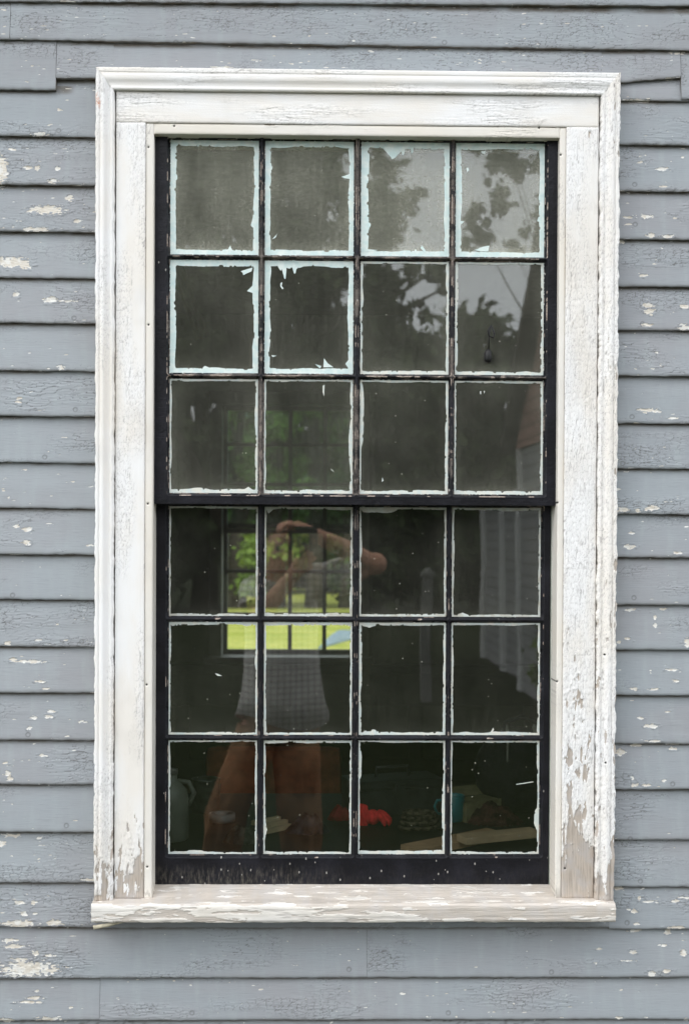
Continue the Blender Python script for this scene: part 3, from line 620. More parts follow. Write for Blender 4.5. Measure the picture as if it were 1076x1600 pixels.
for r in range(3):
    for c in range(4):
        x0, x1 = lx[c]; z1, z0 = lz[r]; sd = 440+r*4+c
        pane(ls, x0, x1, z0, z1, YLG, M_GL, 200+r*4+c, dust=[1.5, 1.2, .12][r])
        q_ = random.Random(sd); w = [q_.uniform(2.2, 4)*px, q_.uniform(3, 5)*px, q_.uniform(2.2, 4)*px, q_.uniform(2.5, 5)*px]; am = 1.0; sp = []; fk = []
        K = {(0, 2): ([(3, .80, .25, .006, 'd')], []), (0, 3): ([(3, .3, .2, .003, 'd'), (1, .1, .08, .006, 't')], []), (0, 1): ([(3, .97, .05, .008, 't')], []),
             (1, 0): ([(3, .1, .06, .004, 't')], [fleck([(336, 1052), (341, 1053), (347, 1056), (340, 1056)], YLG)]), (2, 0): ([(1, .3, .1, .003, 'd')], []),
             (1, 2): ([(1, .12, .1, .005, 'd'), (3, .9, .1, .006, 't')], []), (1, 3): ([], [fleck([(762, 1150), (770, 1137), (771, 1140), (765, 1150)], YLG)]),
             (2, 3): ([(2, .3, .1, .005, 'd')], [fleck([(806, 1225), (832, 1221), (833, 1222), (806, 1226)], YLG)]), (2, 2): ([(0, .2, .15, .004, 'd')], []), (2, 1): ([(0, .8, .1, .004, 't')], [])}
        sp, fk = K.get((r, c), ([], []))
        edge_strip(ls, x0, x1, z0, z1, YLG, w, sd, M_CREAMP if r == 0 else M_MINTW, sp, fk, am)
# loose splinter hanging under the sill
a, b = W(147, 1448, -.02), W(205, 1440, -.02)
mb = MB(); mb.tube([(a[0], -.026, a[1]), (a[0]+.03, -.024, a[1]+.005), (b[0], -.012, b[1]+.001)], [.0045, .004, .0012], 6, .5)
mb.build('loose_splinter', plain('split_pine', (.66, .60, .45), .7, scale=120), win)
# ------------------------------------------------------------------ ground
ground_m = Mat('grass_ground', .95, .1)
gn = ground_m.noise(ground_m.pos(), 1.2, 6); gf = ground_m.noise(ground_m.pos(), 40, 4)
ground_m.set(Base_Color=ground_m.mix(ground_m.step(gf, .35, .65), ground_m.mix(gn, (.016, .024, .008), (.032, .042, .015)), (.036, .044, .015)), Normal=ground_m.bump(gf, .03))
def sheet(name, x0, x1, y0, y1, z, mat, n=40):
    X, Y = np.meshgrid(np.linspace(x0, x1, n), np.linspace(y0, y1, n)); g = Grid(['edge'])
    Z = z+np.clip(fbm(X*.15, Y*.15, 9, 3)-.5, -.5, .5)*.0; g.add(X, Y, Z, {}); me = np_mesh(name, np.concatenate(g.V), np.concatenate(g.Q))
    return tag(link(name, me, mat), kind='structure')
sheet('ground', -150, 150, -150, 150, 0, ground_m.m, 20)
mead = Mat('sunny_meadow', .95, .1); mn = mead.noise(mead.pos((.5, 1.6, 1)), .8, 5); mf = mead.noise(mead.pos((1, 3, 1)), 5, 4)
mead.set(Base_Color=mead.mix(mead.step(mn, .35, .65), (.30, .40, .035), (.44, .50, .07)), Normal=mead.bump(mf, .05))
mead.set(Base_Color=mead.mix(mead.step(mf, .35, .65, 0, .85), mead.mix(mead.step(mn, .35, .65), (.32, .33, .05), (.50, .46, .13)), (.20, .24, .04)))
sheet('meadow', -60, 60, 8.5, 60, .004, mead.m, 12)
# ------------------------------------------------------------------ room behind the panes
RX0, RX1, RY0, RY1, RZ0, RZ1 = -2.3, 3.1, .135, 5.35, .05, 2.95
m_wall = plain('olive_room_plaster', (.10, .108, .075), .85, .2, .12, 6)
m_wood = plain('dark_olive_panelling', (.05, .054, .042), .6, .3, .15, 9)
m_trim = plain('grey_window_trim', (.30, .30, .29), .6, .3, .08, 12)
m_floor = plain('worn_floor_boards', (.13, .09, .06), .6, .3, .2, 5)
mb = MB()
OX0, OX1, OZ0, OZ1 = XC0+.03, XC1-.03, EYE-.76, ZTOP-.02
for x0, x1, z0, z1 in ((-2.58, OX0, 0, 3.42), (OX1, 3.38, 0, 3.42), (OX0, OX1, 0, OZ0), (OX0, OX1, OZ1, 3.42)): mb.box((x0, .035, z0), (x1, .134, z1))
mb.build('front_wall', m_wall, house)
fx0, fz1 = W(348, 632, RY1); fx1, fz0 = W(556, 1025, RY1)
mb = MB()
for x0, x1, z0, z1 in ((-2.58, fx0-.07, 0, 3.42), (fx1+.07, 3.38, 0, 3.42), (fx0-.07, fx1+.07, 0, fz0-.08), (fx0-.07, fx1+.07, fz1+.08, 3.42)): mb.box((x0, RY1, z0), (x1, RY1+.2, z1))
mb.build('back_wall', m_wall, house)
for a_, b_ in ((-2.6, -2.3), (3.1, 3.4)): MB().box((a_, .136, 0), (b_, 5.348, 3.42)).build('side_wall', m_wall, house)
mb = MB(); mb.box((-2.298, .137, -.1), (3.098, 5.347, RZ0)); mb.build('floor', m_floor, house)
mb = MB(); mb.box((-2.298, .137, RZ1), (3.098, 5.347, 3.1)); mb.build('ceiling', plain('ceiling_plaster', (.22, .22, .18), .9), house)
mb = MB()
for sg in (0, 1):
    y0, y1 = (-.35, 2.75) if sg == 0 else (5.95, 2.75)
    mb.add([(-2.9, y0, 3.38), (3.7, y0, 3.38), (3.7, y1, 5.2), (-2.9, y1, 5.2), (-2.9, y0, 3.5), (3.7, y0, 3.5), (3.7, y1, 5.32), (-2.9, y1, 5.32)], [(0, 1, 2, 3), (4, 5, 6, 7), (0, 1, 5, 4), (1, 2, 6, 5), (2, 3, 7, 6), (3, 0, 4, 7)])
mb.build('roof', plain('grey_roof_shingles', (.09, .085, .08), .9), house)
# wainscot on the back wall: chair rail, panels
zr1 = W(500, 1046, RY1-.05)[1]; zr2 = W(500, 1077, RY1-.03)[1]
mb = MB(); mb.box((RX0+.004, RY1-.055, zr1-.03), (RX1-.004, RY1-.002, zr1+.03), bev=.008); mb.box((RX0+.004, RY1-.022, zr2-.10), (RX1-.004, RY1-.003, zr1-.031))
x = RX0+.05
while x < RX1-.6:
    mb.box((x, RY1-.04, RZ0+.15), (x+.09, RY1-.002, zr2-.1)); x += .72
mb.box((RX0+.004, RY1-.028, RZ0+.002), (RX1-.004, RY1-.003, RZ0+.148)); mb.build('wainscot', m_wood, house)
# far window
fw = empty('room_window', ((fx0+fx1)/2, RY1, fz0), 'window on the far side of the room, bright meadow and trees beyond its muntins', 'window')
mb = MB(); t = .075
mb.box((fx0-t, RY1-.03, fz0-.002), (fx0, RY1+.19, fz1+.002)); mb.box((fx1, RY1-.03, fz0-.002), (fx1+t, RY1+.19, fz1+.002)); mb.box((fx0-t, RY1-.0305, fz1+.0022), (fx1+t, RY1+.19, fz1+t))
mb.build('casing', m_trim, fw)
mb = MB(); mb.box((fx0-t-.03, RY1-.075, fz0-.045), (fx1+t+.03, RY1+.19, fz0-.0024), bev=.006); mb.box((fx0-t, RY1-.028, fz0-.10), (fx1+t, RY1-.004, fz0-.0455)); mb.build('window_sill', m_trim, fw)
m_dk = plain('dark_muntin_paint', (.16, .15, .14), .5, .3)  # darker grey-brown than the window trim
mid0, mid1 = W(450, 834, RY1+.08)[1], W(450, 818, RY1+.08)[1]
fcols = [W(p, 890, RY1+.08)[0] for p in (403.5, 453, 507)]
for nm, z0, z1, rows, yy in (('upper_sash', mid0+.001, fz1, (695, 757), RY1+.07), ('lower_sash', fz0, mid1, (893, 960), RY1+.11)):
    mb = MB(); b = .035 if nm == 'upper_sash' else .03
    mb.box((fx0+.001, yy, z0), (fx0+.028, yy+.03, z1)); mb.box((fx1-.028, yy, z0), (fx1-.001, yy+.03, z1))
    mb.box((fx0+.028, yy+.0004, z0), (fx1-.028, yy+.0296, z0+.03)); mb.box((fx0+.028, yy+.0004, z1-.03), (fx1-.028, yy+.0296, z1))
    for xx in fcols: mb.box((xx-.013, yy+.004, z0+.03), (xx+.013, yy+.026, z1-.03))
    for p in rows:
        zz = W(450, p, yy)[1]
        ed = [fx0+.028]+[v for xx in fcols for v in (xx-.013, xx+.013)]+[fx1-.028]
        for k in range(0, 8, 2): mb.box((ed[k], yy+.005, zz-.011), (ed[k+1], yy+.025, zz+.011))
    so = mb.build(nm, m_dk, fw)
    g = Grid(['dust', 'edge']); X, Z = np.meshgrid(np.linspace(fx0+.02, fx1-.02, 9), np.linspace(z0+.02, z1-.02, 9)); g.add(X, X*0+yy+.015, Z, {'dust': X*0+1}); g.build('glass', M_GF if nm == 'lower_sash' else M_GD, so)
# ------------------------------------------------------------------ things in the room
BT = .78        # bench top height
bench = empty('workbench', (.1, .75, RZ0), 'low cluttered green workbench just inside the window', 'workbench')
mb = MB(); mb.box((-.75, .30, BT-.04), (1.15, 1.30, BT), bev=.004); mb.build('bench_top', plain('scuffed_green_top', (.018, .020, .014), .6, .4, .25, 14), bench)
for x in (-.70, 1.06):
    for y in (.34, 1.20): mb = MB(); mb.box((x, y, RZ0+.0005), (x+.06, y+.06, BT-.0405), bev=.003); mb.build('leg', m_wood, bench)
def at(px_, py_, z):       # point on a horizontal level seen at this pixel
    d = fwd + rt*((px_-PW/2-SHX)/F) - up*((py_-PH/2-SHY)/F); t = (z-EYE)/d[2]; return Vector((d[0]*t, -D+d[1]*t, z))
# red glove
gc = at(582, 1290, BT); gl = tag(empty('work_glove', gc, 'crumpled bright red work glove lying on the bench', 'glove'))
def glove_mesh():
    mb = MB(); mb.ball((0, 0, .022), (.045, .038, .020), 14)
    for k, (dx, dy, L, a) in enumerate(((.035, .022, .055, .55), (.042, .007, .065, .2), (.042, -.010, .062, -.15), (.036, -.026, .052, -.45))):
        c, s_ = math.cos(a), math.sin(a); mb.tube([(dx*.5, dy*.7, .024), (dx, dy, .03), (dx+L*.5*c, dy+L*.5*s_, .026), (dx+L*c, dy+L*s_, .012), (dx+L*1.06*c, dy+L*1.06*s_, .009)], [.012, .0115, .011, .010, .005], 9)
    mb.tube([(-.01, .03, .02), (.015, .055, .022), (.035, .068, .014)], [.013, .0115, .007], 9)
    mb.tube([(-.03, 0, .022), (-.06, -.004, .022), (-.085, -.006, .020)], [.030, .034, .037], 14, .55)
    return mb.mesh('glove')
m_red = plain('red_knit', (.95, .045, .05), .8, .2, .15, 60, .002)
go = link('glove_body', glove_mesh(), m_red, None); go.parent = gl; go.rotation_euler = (0, 0, -.25); gl.scale = (.46, .62, 1.05)
def remesh(o, vox, sm=3):
    md = o.modifiers.new('r', 'REMESH'); md.mode = 'VOXEL'; md.voxel_size = vox; md.use_smooth_shade = True
    m2 = o.modifiers.new('s', 'SMOOTH'); m2.iterations = sm; m2.factor = .5
    dg = bpy.context.evaluated_depsgraph_get(); me = bpy.data.meshes.new_from_object(o.evaluated_get(dg), depsgraph=dg); mats = [m for m in o.data.materials]
    o.modifiers.clear(); o.data = me
    me.materials.clear()
    for m in mats: me.materials.append(m)
remesh(go, .0035, 2)
mb = MB(); mb.tube([(-.083, -.006, .020), (-.092, -.006, .020)], [.039, .040], 14, .55); cf = mb.build('cuff', plain('dark_red_cuff', (.30, .02, .02), .9), None); cf.parent = gl; cf.rotation_euler = (0, 0, -.25)
# a second, darker glove end / red rag
rc = at(530, 1280, BT)
X, Y = np.meshgrid(np.linspace(-.03, .03, 40), np.linspace(-.026, .026, 36)); rr = np.hypot(X/.03, Y/.026); Z = BT+.002+.035*np.clip(1-rr**2, 0, 1)*(.4+1.0*fbm(X*60, Y*60, 3, 3)); g = Grid(['edge'])
xm = .5*(rr[1:, 1:]+rr[:-1, :-1]); g.add(X*(1+.2*vn(Y*60, X*40, 4))+rc.x, Y+rc.y, Z, {}, keep=xm < 1, skirt=.002, sdir=(0, 0, -1))
tag(g.build('rag', plain('dark_red_cloth', (.25, .03, .03), .9, .1, .3, 40, .002), None), 'dark red crumpled rag beside the bright red glove', 'rag')
# teal mug
tcn = at(708, 1283, BT); mug = empty('mug', tcn, 'teal mug standing on the bench beside the beige carton', 'mug'); mug.scale = (.75, .75, .75); m_teal = plain('teal_glaze', (.01, .15, .165), .4, .5, .05)
mb = MB(); mb.lathe([(0, .001), (.034, .001), (.038, .004), (.040, .03), (.041, .095), (.039, .097), (.036, .094), (.035, .01), (0, .008)], 28); o = mb.build('cup', m_teal, None); o.parent = mug
mb = MB(); mb.tube([(-.038, 0, .078), (-.060, 0, .076), (-.070, 0, .055), (-.062, 0, .030), (-.037, 0, .024)], .0055, 8); o = mb.build('handle', m_teal, None); o.parent = mug
# carton
cc_ = at(742, 1279, BT); ct = empty('carton', cc_, 'small open beige cardboard carton on the bench behind the boards', 'box'); ct.rotation_euler.z = .5
mk = plain('beige_card', (.20, .18, .10), .85, .1, .15, 30)
mb = MB(); mb.box((-.06, -.04, 0.001), (.06, .04, .055), bev=.002); o = mb.build('carton_body', mk, None); o.parent = ct
for s_ in (-1, 1):
    mb = MB(); mb.box((-.059, 0, 0), (.059, .038, .0015), Matrix.Translation((0, s_*.040, .0562)) @ Matrix.Rotation(s_*.6+(math.pi if s_ < 0 else 0)*0, 4, 'X')); o = mb.build('flap', mk, None); o.parent = ct
# planks
m_plank = plain('raw_pine_board', (.52, .33, .19), .7, .2, .18, 9)
def plank(a, b, w, th, z, label, mat=None):
    d = (b-a); L = d.length; o = MB().box((-L/2, -w/2, 0), (L/2, w/2, th), bev=.002).build('plank', mat or m_plank, None); c = (a+b)/2
    o.location = (c.x, c.y, z); o.rotation_euler.z = math.atan2(d.y, d.x); return tag(o, label, 'board', 'loose boards on the bench')
plank(at(640, 1335, BT), at(775, 1308, BT), .07, .018, BT+.0005, 'long reddish board lying aslant on the bench near the lower right pane')
plank(at(720, 1330, BT), at(835, 1318, BT), .05, .018, BT+.020, 'short pale board lying across the long reddish one', plain('pale_pine_board', (.58, .42, .26), .7, .2, .15, 9))
for i, (p, q) in enumerate((((405, 1296), (447, 1287)), ((415, 1303), (455, 1294)), ((395, 1290), (436, 1282)))):
    plank(at(*p, BT), at(*q, BT), .016, .012, BT+.0005, ['middle one of three pale wood slats side by side on the bench', 'nearest of three pale wood slats side by side on the bench', 'farthest of three pale wood slats side by side on the bench'][i], plain('slat_wood', (.60, .48, .30), .7))
# white jug at the left
jc = at(278, 1318, BT); jug = empty('jug', at(268, 1312, BT), 'off white plastic jug with a screw cap at the left end of the bench', 'jug'); jug.scale = (.8, .8, .8); m_jug = plain('cloudy_plastic', (.16, .17, .145), .4, .4, .1)
mb = MB(); mb.lathe([(0, .001), (.048, .001), (.055, .008), (.055, .13), (.050, .16), (.028, .185), (.018, .195), (.018, .21), (0, .21)], 28); o = mb.build('jug_body', m_jug, None); o.parent = jug
mb = MB(); mb.lathe([(0, .211), (.021, .211), (.021, .228), (0, .229)], 20); o = mb.build('cap', m_dk, None); o.parent = jug
mb = MB(); mb.tube([(.02, 0, .19), (.055, 0, .185), (.072, 0, .15), (.054, 0, .11)], .008, 8); o = mb.build('handle', m_jug, None); o.parent = jug
# tape roll
tcn = at(347, 1283, BT)
o = MB().lathe([(.022, .001), (.036, .001), (.037, .012), (.036, .022), (.022, .022), (.021, .012), (.022, .001)], 30).build('tape_roll', plain('white_tape', (.30, .30, .29), .6), None); o.location = tcn; tag(o, 'roll of white tape lying flat on the bench left of the chair', 'tape')
# red-brown chair behind the bench
chx = W(430, 1200, 1.95)[0]; ch = empty('armchair', (chx, 2.0, RZ0), 'reddish brown upholstered armchair with wooden legs standing behind the workbench', 'chair')
m_rb = plain('rust_upholstery', (.34, .085, .030), .7, .3, .2, 20); m_cl = plain('dark_chair_wood', (.10, .05, .03), .5)
def cpart(nm, a, b, bv, mt): o = MB().box(a, b, bev=bv).build(nm, mt, None); o.parent = ch; return o
cpart('seat', (-.25, -.25, .28), (.25, .25, .42), .04, m_rb); cpart('backrest', (-.23, -.30, .44), (.23, -.20, .80), .04, m_rb)
for s_ in (-1, 1):
    cpart('armrest', (s_*.27-.03, -.28, .56), (s_*.27+.03, .22, .61), .015, m_cl)
    cpart('arm_post', (s_*.27-.02, .14, .285), (s_*.27+.02, .18, .5595), .006, m_cl)
    for yy in (-.24, .2): cpart('leg', (s_*.22-.022, yy-.02, .001), (s_*.22+.022, yy+.02, .279), .006, m_cl)
# black bags
m_bag = plain('black_canvas', (.012, .012, .014), .8, .3, .3, 30, .003)
def bag(px_, py_, y, zb, w, d, h, label, strap):
    x = W(px_, py_, y)[0]; b = empty('bag', (x, y, zb), label, 'bag', 'black bags in the room')
    me = MB().ball((0, 0, h*.5), (w/2, d/2, h*.52), 36).mesh('bag_body')
    for v in me.vertices:
        n = float(fbm(np.array([v.co.x*14+px_]), np.array([v.co.z*9+v.co.y*7]), 5, 3)[0])-.5; v.co *= 1+.22*n; v.co.z = max(v.co.z, .001)
    o = link('bag_body', me, m_bag, None); o.parent = b
    mb = MB(); mb.tube([(-.05, -d*.1, h*.92), (-.045, -d*.1, h*1.08), (.0, -d*.1, h*1.15), (.045, -d*.1, h*1.08), (.05, -d*.1, h*.92)], .007, 8); o = mb.build('handle', m_bag, None); o.parent = b
    if strap:
        for s_ in (-.04, .035): o = MB().tube([(s_, -d*.1, h*1.03), (s_*1.1, -d*.32, h*.9), (s_*1.2, -d*.47, h*.66)], [.012, .011, .008], 8, .35).build('strap', plain('pale_webbing', (.42, .40, .34), .8), None); o.parent = b
bag(812, 1150, 1.02, BT+.0005, .26, .17, .24, 'black backpack with pale straps standing at the right end of the bench', True)
bag(598, 1200, 1.75, RZ0+.0005, .44, .34, .55, 'bulky black bag on the floor behind the bench', False)
bag(735, 1205, 1.9, RZ0+.0005, .5, .34, .52, 'wide black bag slumped on the floor behind the teal mug', False)
# dark clutter on the bench
bx = at(612, 1268, BT); tb = empty('toolbox', bx, 'dark metal toolbox with a bar handle behind the red work glove', 'toolbox'); tb.rotation_euler.z = .3
m_tm = plain('dull_dark_steel', (.028, .03, .03), .5, .5, .3, 25)
for nm, q in (('box_body', MB().box((-.13, -.06, .001), (.13, .06, .075), bev=.004)), ('lid', MB().box((-.133, -.063, .0755), (.133, .063, .10), bev=.008)), ('handle', MB().tube([(-.05, 0, .098), (-.048, 0, .128), (.048, 0, .128), (.05, 0, .098)], .005, 8)), ('latch', MB().box((-.015, -.068, .06), (.015, -.0635, .09), bev=.001))):
    o = q.build(nm, m_tm, None); o.parent = tb
pc_ = at(322, 1268, BT); pcn = empty('paint_can', pc_, 'small dark paint can with a wire handle between the jug and the tape roll', 'can'); m_can = plain('smeared_can', (.06, .06, .055), .45, .5, .4, 30)
o = MB().lathe([(0, .001), (.040, .001), (.041, .004), (.040, .09), (.042, .094), (.038, .094), (.036, .088), (0, .088)], 28).build('can_body', m_can, None); o.parent = pcn
o = MB().tube([(-.042, 0, .08), (-.040, -.02, .05), (-.02, -.045, .03), (.02, -.045, .03), (.040, -.02, .05), (.042, 0, .08)], .0016, 6).build('handle', m_tm, None); o.parent = pcn
rcx = at(655, 1300, BT); m_rp = plain('old_rope', (.11, .09, .06), .9, .1, .4, 90)
o = MB().tube([(.055*math.cos(a*.35)*(1-.012*a/3), .045*math.sin(a*.35)*(1-.012*a/3), .007+.0021*a*.35) for a in range(70)], .0055, 7).build('rope', m_rp, None); o.location = rcx; tag(o, 'coil of dull brown rope lying between the red glove and the teal mug', 'rope')
for i, (a, b, w_) in enumerate(((480, 1300, .05), (770, 1285, .07), (380, 1315, .045))):
    q = at(a, b, BT); X, Y = np.meshgrid(np.linspace(-w_, w_, 36), np.linspace(-w_*.7, w_*.7, 30)); rr = np.hypot(X/w_, Y/w_/.7); g = Grid(['edge'])
    g.add(X*(1+.3*vn(Y*50+i, X*40, 4))+q.x, Y*(1+.3*vn(Y*30, X*50, 8))+q.y, BT+.002+.045*np.clip(1-rr**2, 0, 1)*(.3+1.1*fbm(X*55+i*5, Y*55, 3, 3)), {}, keep=.5*(rr[1:, 1:]+rr[:-1, :-1]) < 1, skirt=.002, sdir=(0, 0, -1))
    tag(g.build('cloth', plain('work_cloth', ((.05, .05, .06), (.09, .035, .03), (.07, .075, .06))[i], .9, .1, .4, 40, .002), None), ('dark grey crumpled cloth left of the red rag', 'dull maroon crumpled cloth behind the pale board', 'olive crumpled cloth in front of the tape roll')[i], 'cloth')
# small dark weight hanging on a cord inside the top sash
hx, hz = W(767, 508, 0.0225); wx, wz = W(762, 556, 0.0225); hg = empty('hanging_charm', (hx, 0.0225, hz), 'small black tin charm hanging on a looped cord against an upper right pane', 'charm')
m_blk = plain('blackened_tin', (.01, .01, .01), .5)
mb = MB(); mb.tube([(hx, 0.0225, hz), (hx-.004, 0.0225, hz-.02), (wx+.001, 0.0225, wz+.014)], .0011, 6); mb.tube([(hx, 0.0225, hz), (hx+.007, 0.0225, hz-.018), (hx+.004, 0.0225, hz-.026), (hx-.004, 0.0225, hz-.022), (hx-.007, 0.0225, hz-.012), (hx, 0.0225, hz)], .0016, 6); mb.build('cord', m_blk, hg)
mb = MB(); mb.lathe([(0, .014), (.004, .013), (.0078, .007), (.0082, -.008), (.006, -.013), (0, -.014)], 8, Matrix.Translation((wx, 0.0225, wz))); mb.build('weight', m_blk, hg)
# leaning pale poles
for i, ((a, b), (c, d)) in enumerate((((283, 415), (322, 525)), ((272, 425), (310, 530)))):
    p, q = P3(a, b, 3.9+i*.1), P3(c, d, 3.9+i*.1); v = (p-q).normalized(); bot = q; top = p+v*((RZ1+.002-p.z)/v.z)
    pole = MB().tube([bot, top], .011, 10).build('pole', plain('pale_pole_wood', (.42, .38, .30), .7), None); tag(pole, ['longer of two thin pale poles hanging aslant from the ceiling', 'shorter and fainter of two thin pale poles hanging aslant from the ceiling'][i], 'pole', 'poles hanging from the ceiling')
# ------------------------------------------------------------------ what the panes mirror: trees, a building, the photographer
def leaf_mat(name, a, b):
    m = Mat(name, .6, .3); t = m.att('tone'); m.set(Base_Color=m.mix(t, a, b)); return m.m
m_bark = plain('bark', (.09, .075, .06), .9, .1, .3, 12, .01)
LM = [leaf_mat('oak_leaves', (.030, .050, .014), (.075, .105, .032)), leaf_mat('dark_leaves', (.024, .040, .014), (.055, .08, .027)), leaf_mat('sunlit_leaves', (.075, .14, .022), (.22, .30, .05))]  # last set: sunlight on front-lit foliage put into the leaf colour
def leaves(cl, n, size, seed):
    r = np.random.default_rng(seed); c = np.array([k[:3] for k in cl]); R = np.array([k[3] for k in cl]); w = R**2.4; w = w/w.sum()
    k = r.choice(len(cl), n, p=w); d = r.normal(size=(n, 3)); d /= np.linalg.norm(d, axis=1)[:, None]; rad = np.abs(r.normal(size=n))*.62
    P = c[k]+d*(R[k]*rad)[:, None]*np.array([1, 1, .85])
    u = r.normal(size=(n, 3)); u /= np.linalg.norm(u, axis=1)[:, None]; v = r.normal(size=(n, 3)); v -= u*(v*u).sum(1)[:, None]; v /= np.linalg.norm(v, axis=1)[:, None]
    s = size*(.6+.8*r.random(n))[:, None]; w_ = np.cross(u, v)
    V = np.concatenate([P-u*s, P+v*s*.5+w_*s*.12, P+u*s, P-v*s*.5+w_*s*.12]); i = np.arange(n); Q = np.stack([i, i+n, i+2*n, i+3*n], -1)
    t = np.clip(.45+.35*(r.random(len(cl))[k]-.5)+.5*(r.random(n)-.5), 0, 1); return V, Q, np.tile(t, 4)
def tree(name, label, cat, base, clumps, n, size, seed, mat, tr=.18, group=None, limbs=True):
    e = empty(name, base, label, cat, group); b = Vector(base); r = random.Random(seed)
    V, Q, T = leaves(clumps, n, size, seed); V = V-np.array(base)
    V[:, 2] = np.maximum(V[:, 2], .05)
    o = link('crown', np_mesh('crown', V, Q, {'tone': T}, False), mat, None); o.parent = e
    top = max(c[2] for c in clumps); cxm = sum(c[0] for c in clumps)/len(clumps); cym = sum(c[1] for c in clumps)/len(clumps)
    mb = MB(); H = top-b.z; tp = [Vector((0, 0, -.05)), Vector(((cxm-b.x)*.15+.05, (cym-b.y)*.1, H*.25)), Vector(((cxm-b.x)*.4, (cym-b.y)*.4, H*.5)), Vector(((cxm-b.x)*.8, (cym-b.y)*.8, H*.9))]
    mb.tube(tp, [tr*1.3, tr, tr*.7, tr*.15], 12)
    if limbs:
        for c in r.sample(clumps, min(len(clumps), 8 if tr < .1 else 26)):
            q = Vector(c[:3])-b; f = max(.15, min(.8, (q.z/H)*.6)); k = f*3 if f < .75 else 2.2; i = min(2, int(f/.3)); s0 = tp[i].lerp(tp[i+1], .5)
            mb.tube([s0, s0.lerp(q, .5)+Vector((0, 0, .08*(q-s0).length)), q], [tr*.32, tr*.2, tr*.05], 7)
    o = mb.build('trunk', m_bark, None); o.parent = e; return e
R = random.Random(12)
def cl_px(lst, dist, jit=.6, mirror=True):
    o = []
    for a, b, rp in lst:
        p = MR(a, b, dist+R.uniform(-jit, jit)) if mirror else P3(a, b, dist+R.uniform(-jit, jit)); o.append((p.x, p.y, p.z, rp*(dist+D)/F))
    return o
# big tree, left and centre
L = []
for i in range(150):
    a, b = R.uniform(140, 600), R.uniform(60, 640)
    if a > 540 and b < 330: continue
    if 505 < a < 565 and b < 330 and R.random() < .65: continue
    L.append((a, b, R.uniform(26, 46)))
L += [(600, 262, 26), (590, 300, 24), (625, 318, 22), (648, 305, 13), (660, 300, 7), (600, 330, 24), (575, 360, 26), (598, 385, 20), (620, 372, 10), (570, 250, 16), (590, 235, 12), (612, 275, 9), (640, 330, 10),
      (590, 430, 22), (640, 425, 20), (680, 432, 18), (695, 455, 12), (610, 455, 14), (570, 470, 16), (690, 420, 14), (600, 500, 20), (655, 480, 10), (665, 500, 16), (575, 520, 24), (630, 540, 22)]
bs = MR(400, 1000, 14); tree('oak_tree', 'big dark leafy tree filling the upper left reflections in the panes', 'tree', (bs.x, bs.y, 0), cl_px(L, 14, 1.1), 70000, .085, 5, LM[0], .28)
# sparse tree on the right
L = []
for i in range(34):
    b = R.uniform(200, 400); a = R.uniform(770-(b > 330)*45, 900)
    if a < 760+R.uniform(0, 80) and 235 < b < 260: continue
    L.append((a, b, R.uniform(8, 19)))
L += [(735, 340, 11), (748, 330, 10), (742, 362, 12), (760, 350, 9), (765, 375, 9), (772, 260, 10), (790, 250, 12), (762, 285, 8), (730, 225, 14), (760, 222, 14), (790, 225, 12), (745, 235, 9), (800, 385, 12), (782, 330, 10)]
L += [(a, b, 30) for a, b in ((930, 300), (960, 240), (940, 380), (900, 210), (980, 330))]
bs = MR(960, 1000, 10.5); tree('maple_tree', 'sparse airy tree mirrored in the upper right pane against pale sky', 'tree', (bs.x, bs.y, 0), cl_px(L, 10.5, .5), 8000, .045, 8, LM[1], .05)
# belt of trees across the lawn
k = 0
LBL = ['broad round treetop', 'tall ragged tree', 'low bushy tree', 'dense rounded tree', 'dark drooping tree', 'wide shaggy tree', 'narrow dark tree', 'big spreading tree']
PLC = ['at the far left of the mirrored lawn', 'second from the left in the mirrored tree belt', 'third from the left in the mirrored tree belt', 'in the middle of the mirrored tree belt', 'mirrored behind the upper centre panes', 'mirrored right of the centre panes', 'mirrored behind the hanging charm', 'mirrored at the far right behind the gable']
for i, (a, tp_) in enumerate(((60, 440), (190, 400), (320, 430), (450, 420), (575, 500), (670, 530), (755, 480), (880, 500))):
    L = []
    for j in range(80):
        u = R.uniform(-1, 1); bb = tp_+30+R.random()*(930-tp_-40); hw = 98*math.sqrt(max(.15, 1-((bb-(tp_+930)/2)/((930-tp_)/1.7))**2))
        L.append((a+u*hw, bb, R.uniform(20, 36)))
    L += [(a+R.uniform(-40, 40), tp_+R.uniform(15, 40), R.uniform(14, 26)) for j in range(8)]
    bs = MR(a, 950, 26); tree('field_tree', LBL[i]+' '+PLC[i], 'tree', (bs.x, bs.y, 0), cl_px(L, 26, 1.5), 20000, .17, 20+i, LM[1 if i % 2 else 0], .25, 'tree belt behind the lawn')
# trees past the far window
PLB = ['leafy tree at the left edge of the far window', 'sunlit green tree seen through the left column of the far window', 'dark tree seen through the middle of the far window', 'sunlit tree seen right of the far window middle', 'dark tree at the right edge of the far window', 'wide tree beyond the right side of the house']
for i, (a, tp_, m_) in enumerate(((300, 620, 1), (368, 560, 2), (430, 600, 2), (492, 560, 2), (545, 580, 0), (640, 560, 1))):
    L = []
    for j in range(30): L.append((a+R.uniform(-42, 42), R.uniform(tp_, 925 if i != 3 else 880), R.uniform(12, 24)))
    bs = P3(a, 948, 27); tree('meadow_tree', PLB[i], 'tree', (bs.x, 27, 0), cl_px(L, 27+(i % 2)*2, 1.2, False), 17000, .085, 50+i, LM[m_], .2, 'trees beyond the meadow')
L = [(R.uniform(200, 720), R.uniform(540, 945), R.uniform(16, 28)) for j in range(260)]
V, Q, T = leaves(cl_px(L, 36, 2, False), 60000, .24, 77); V[:, 2] = np.maximum(V[:, 2], .05)
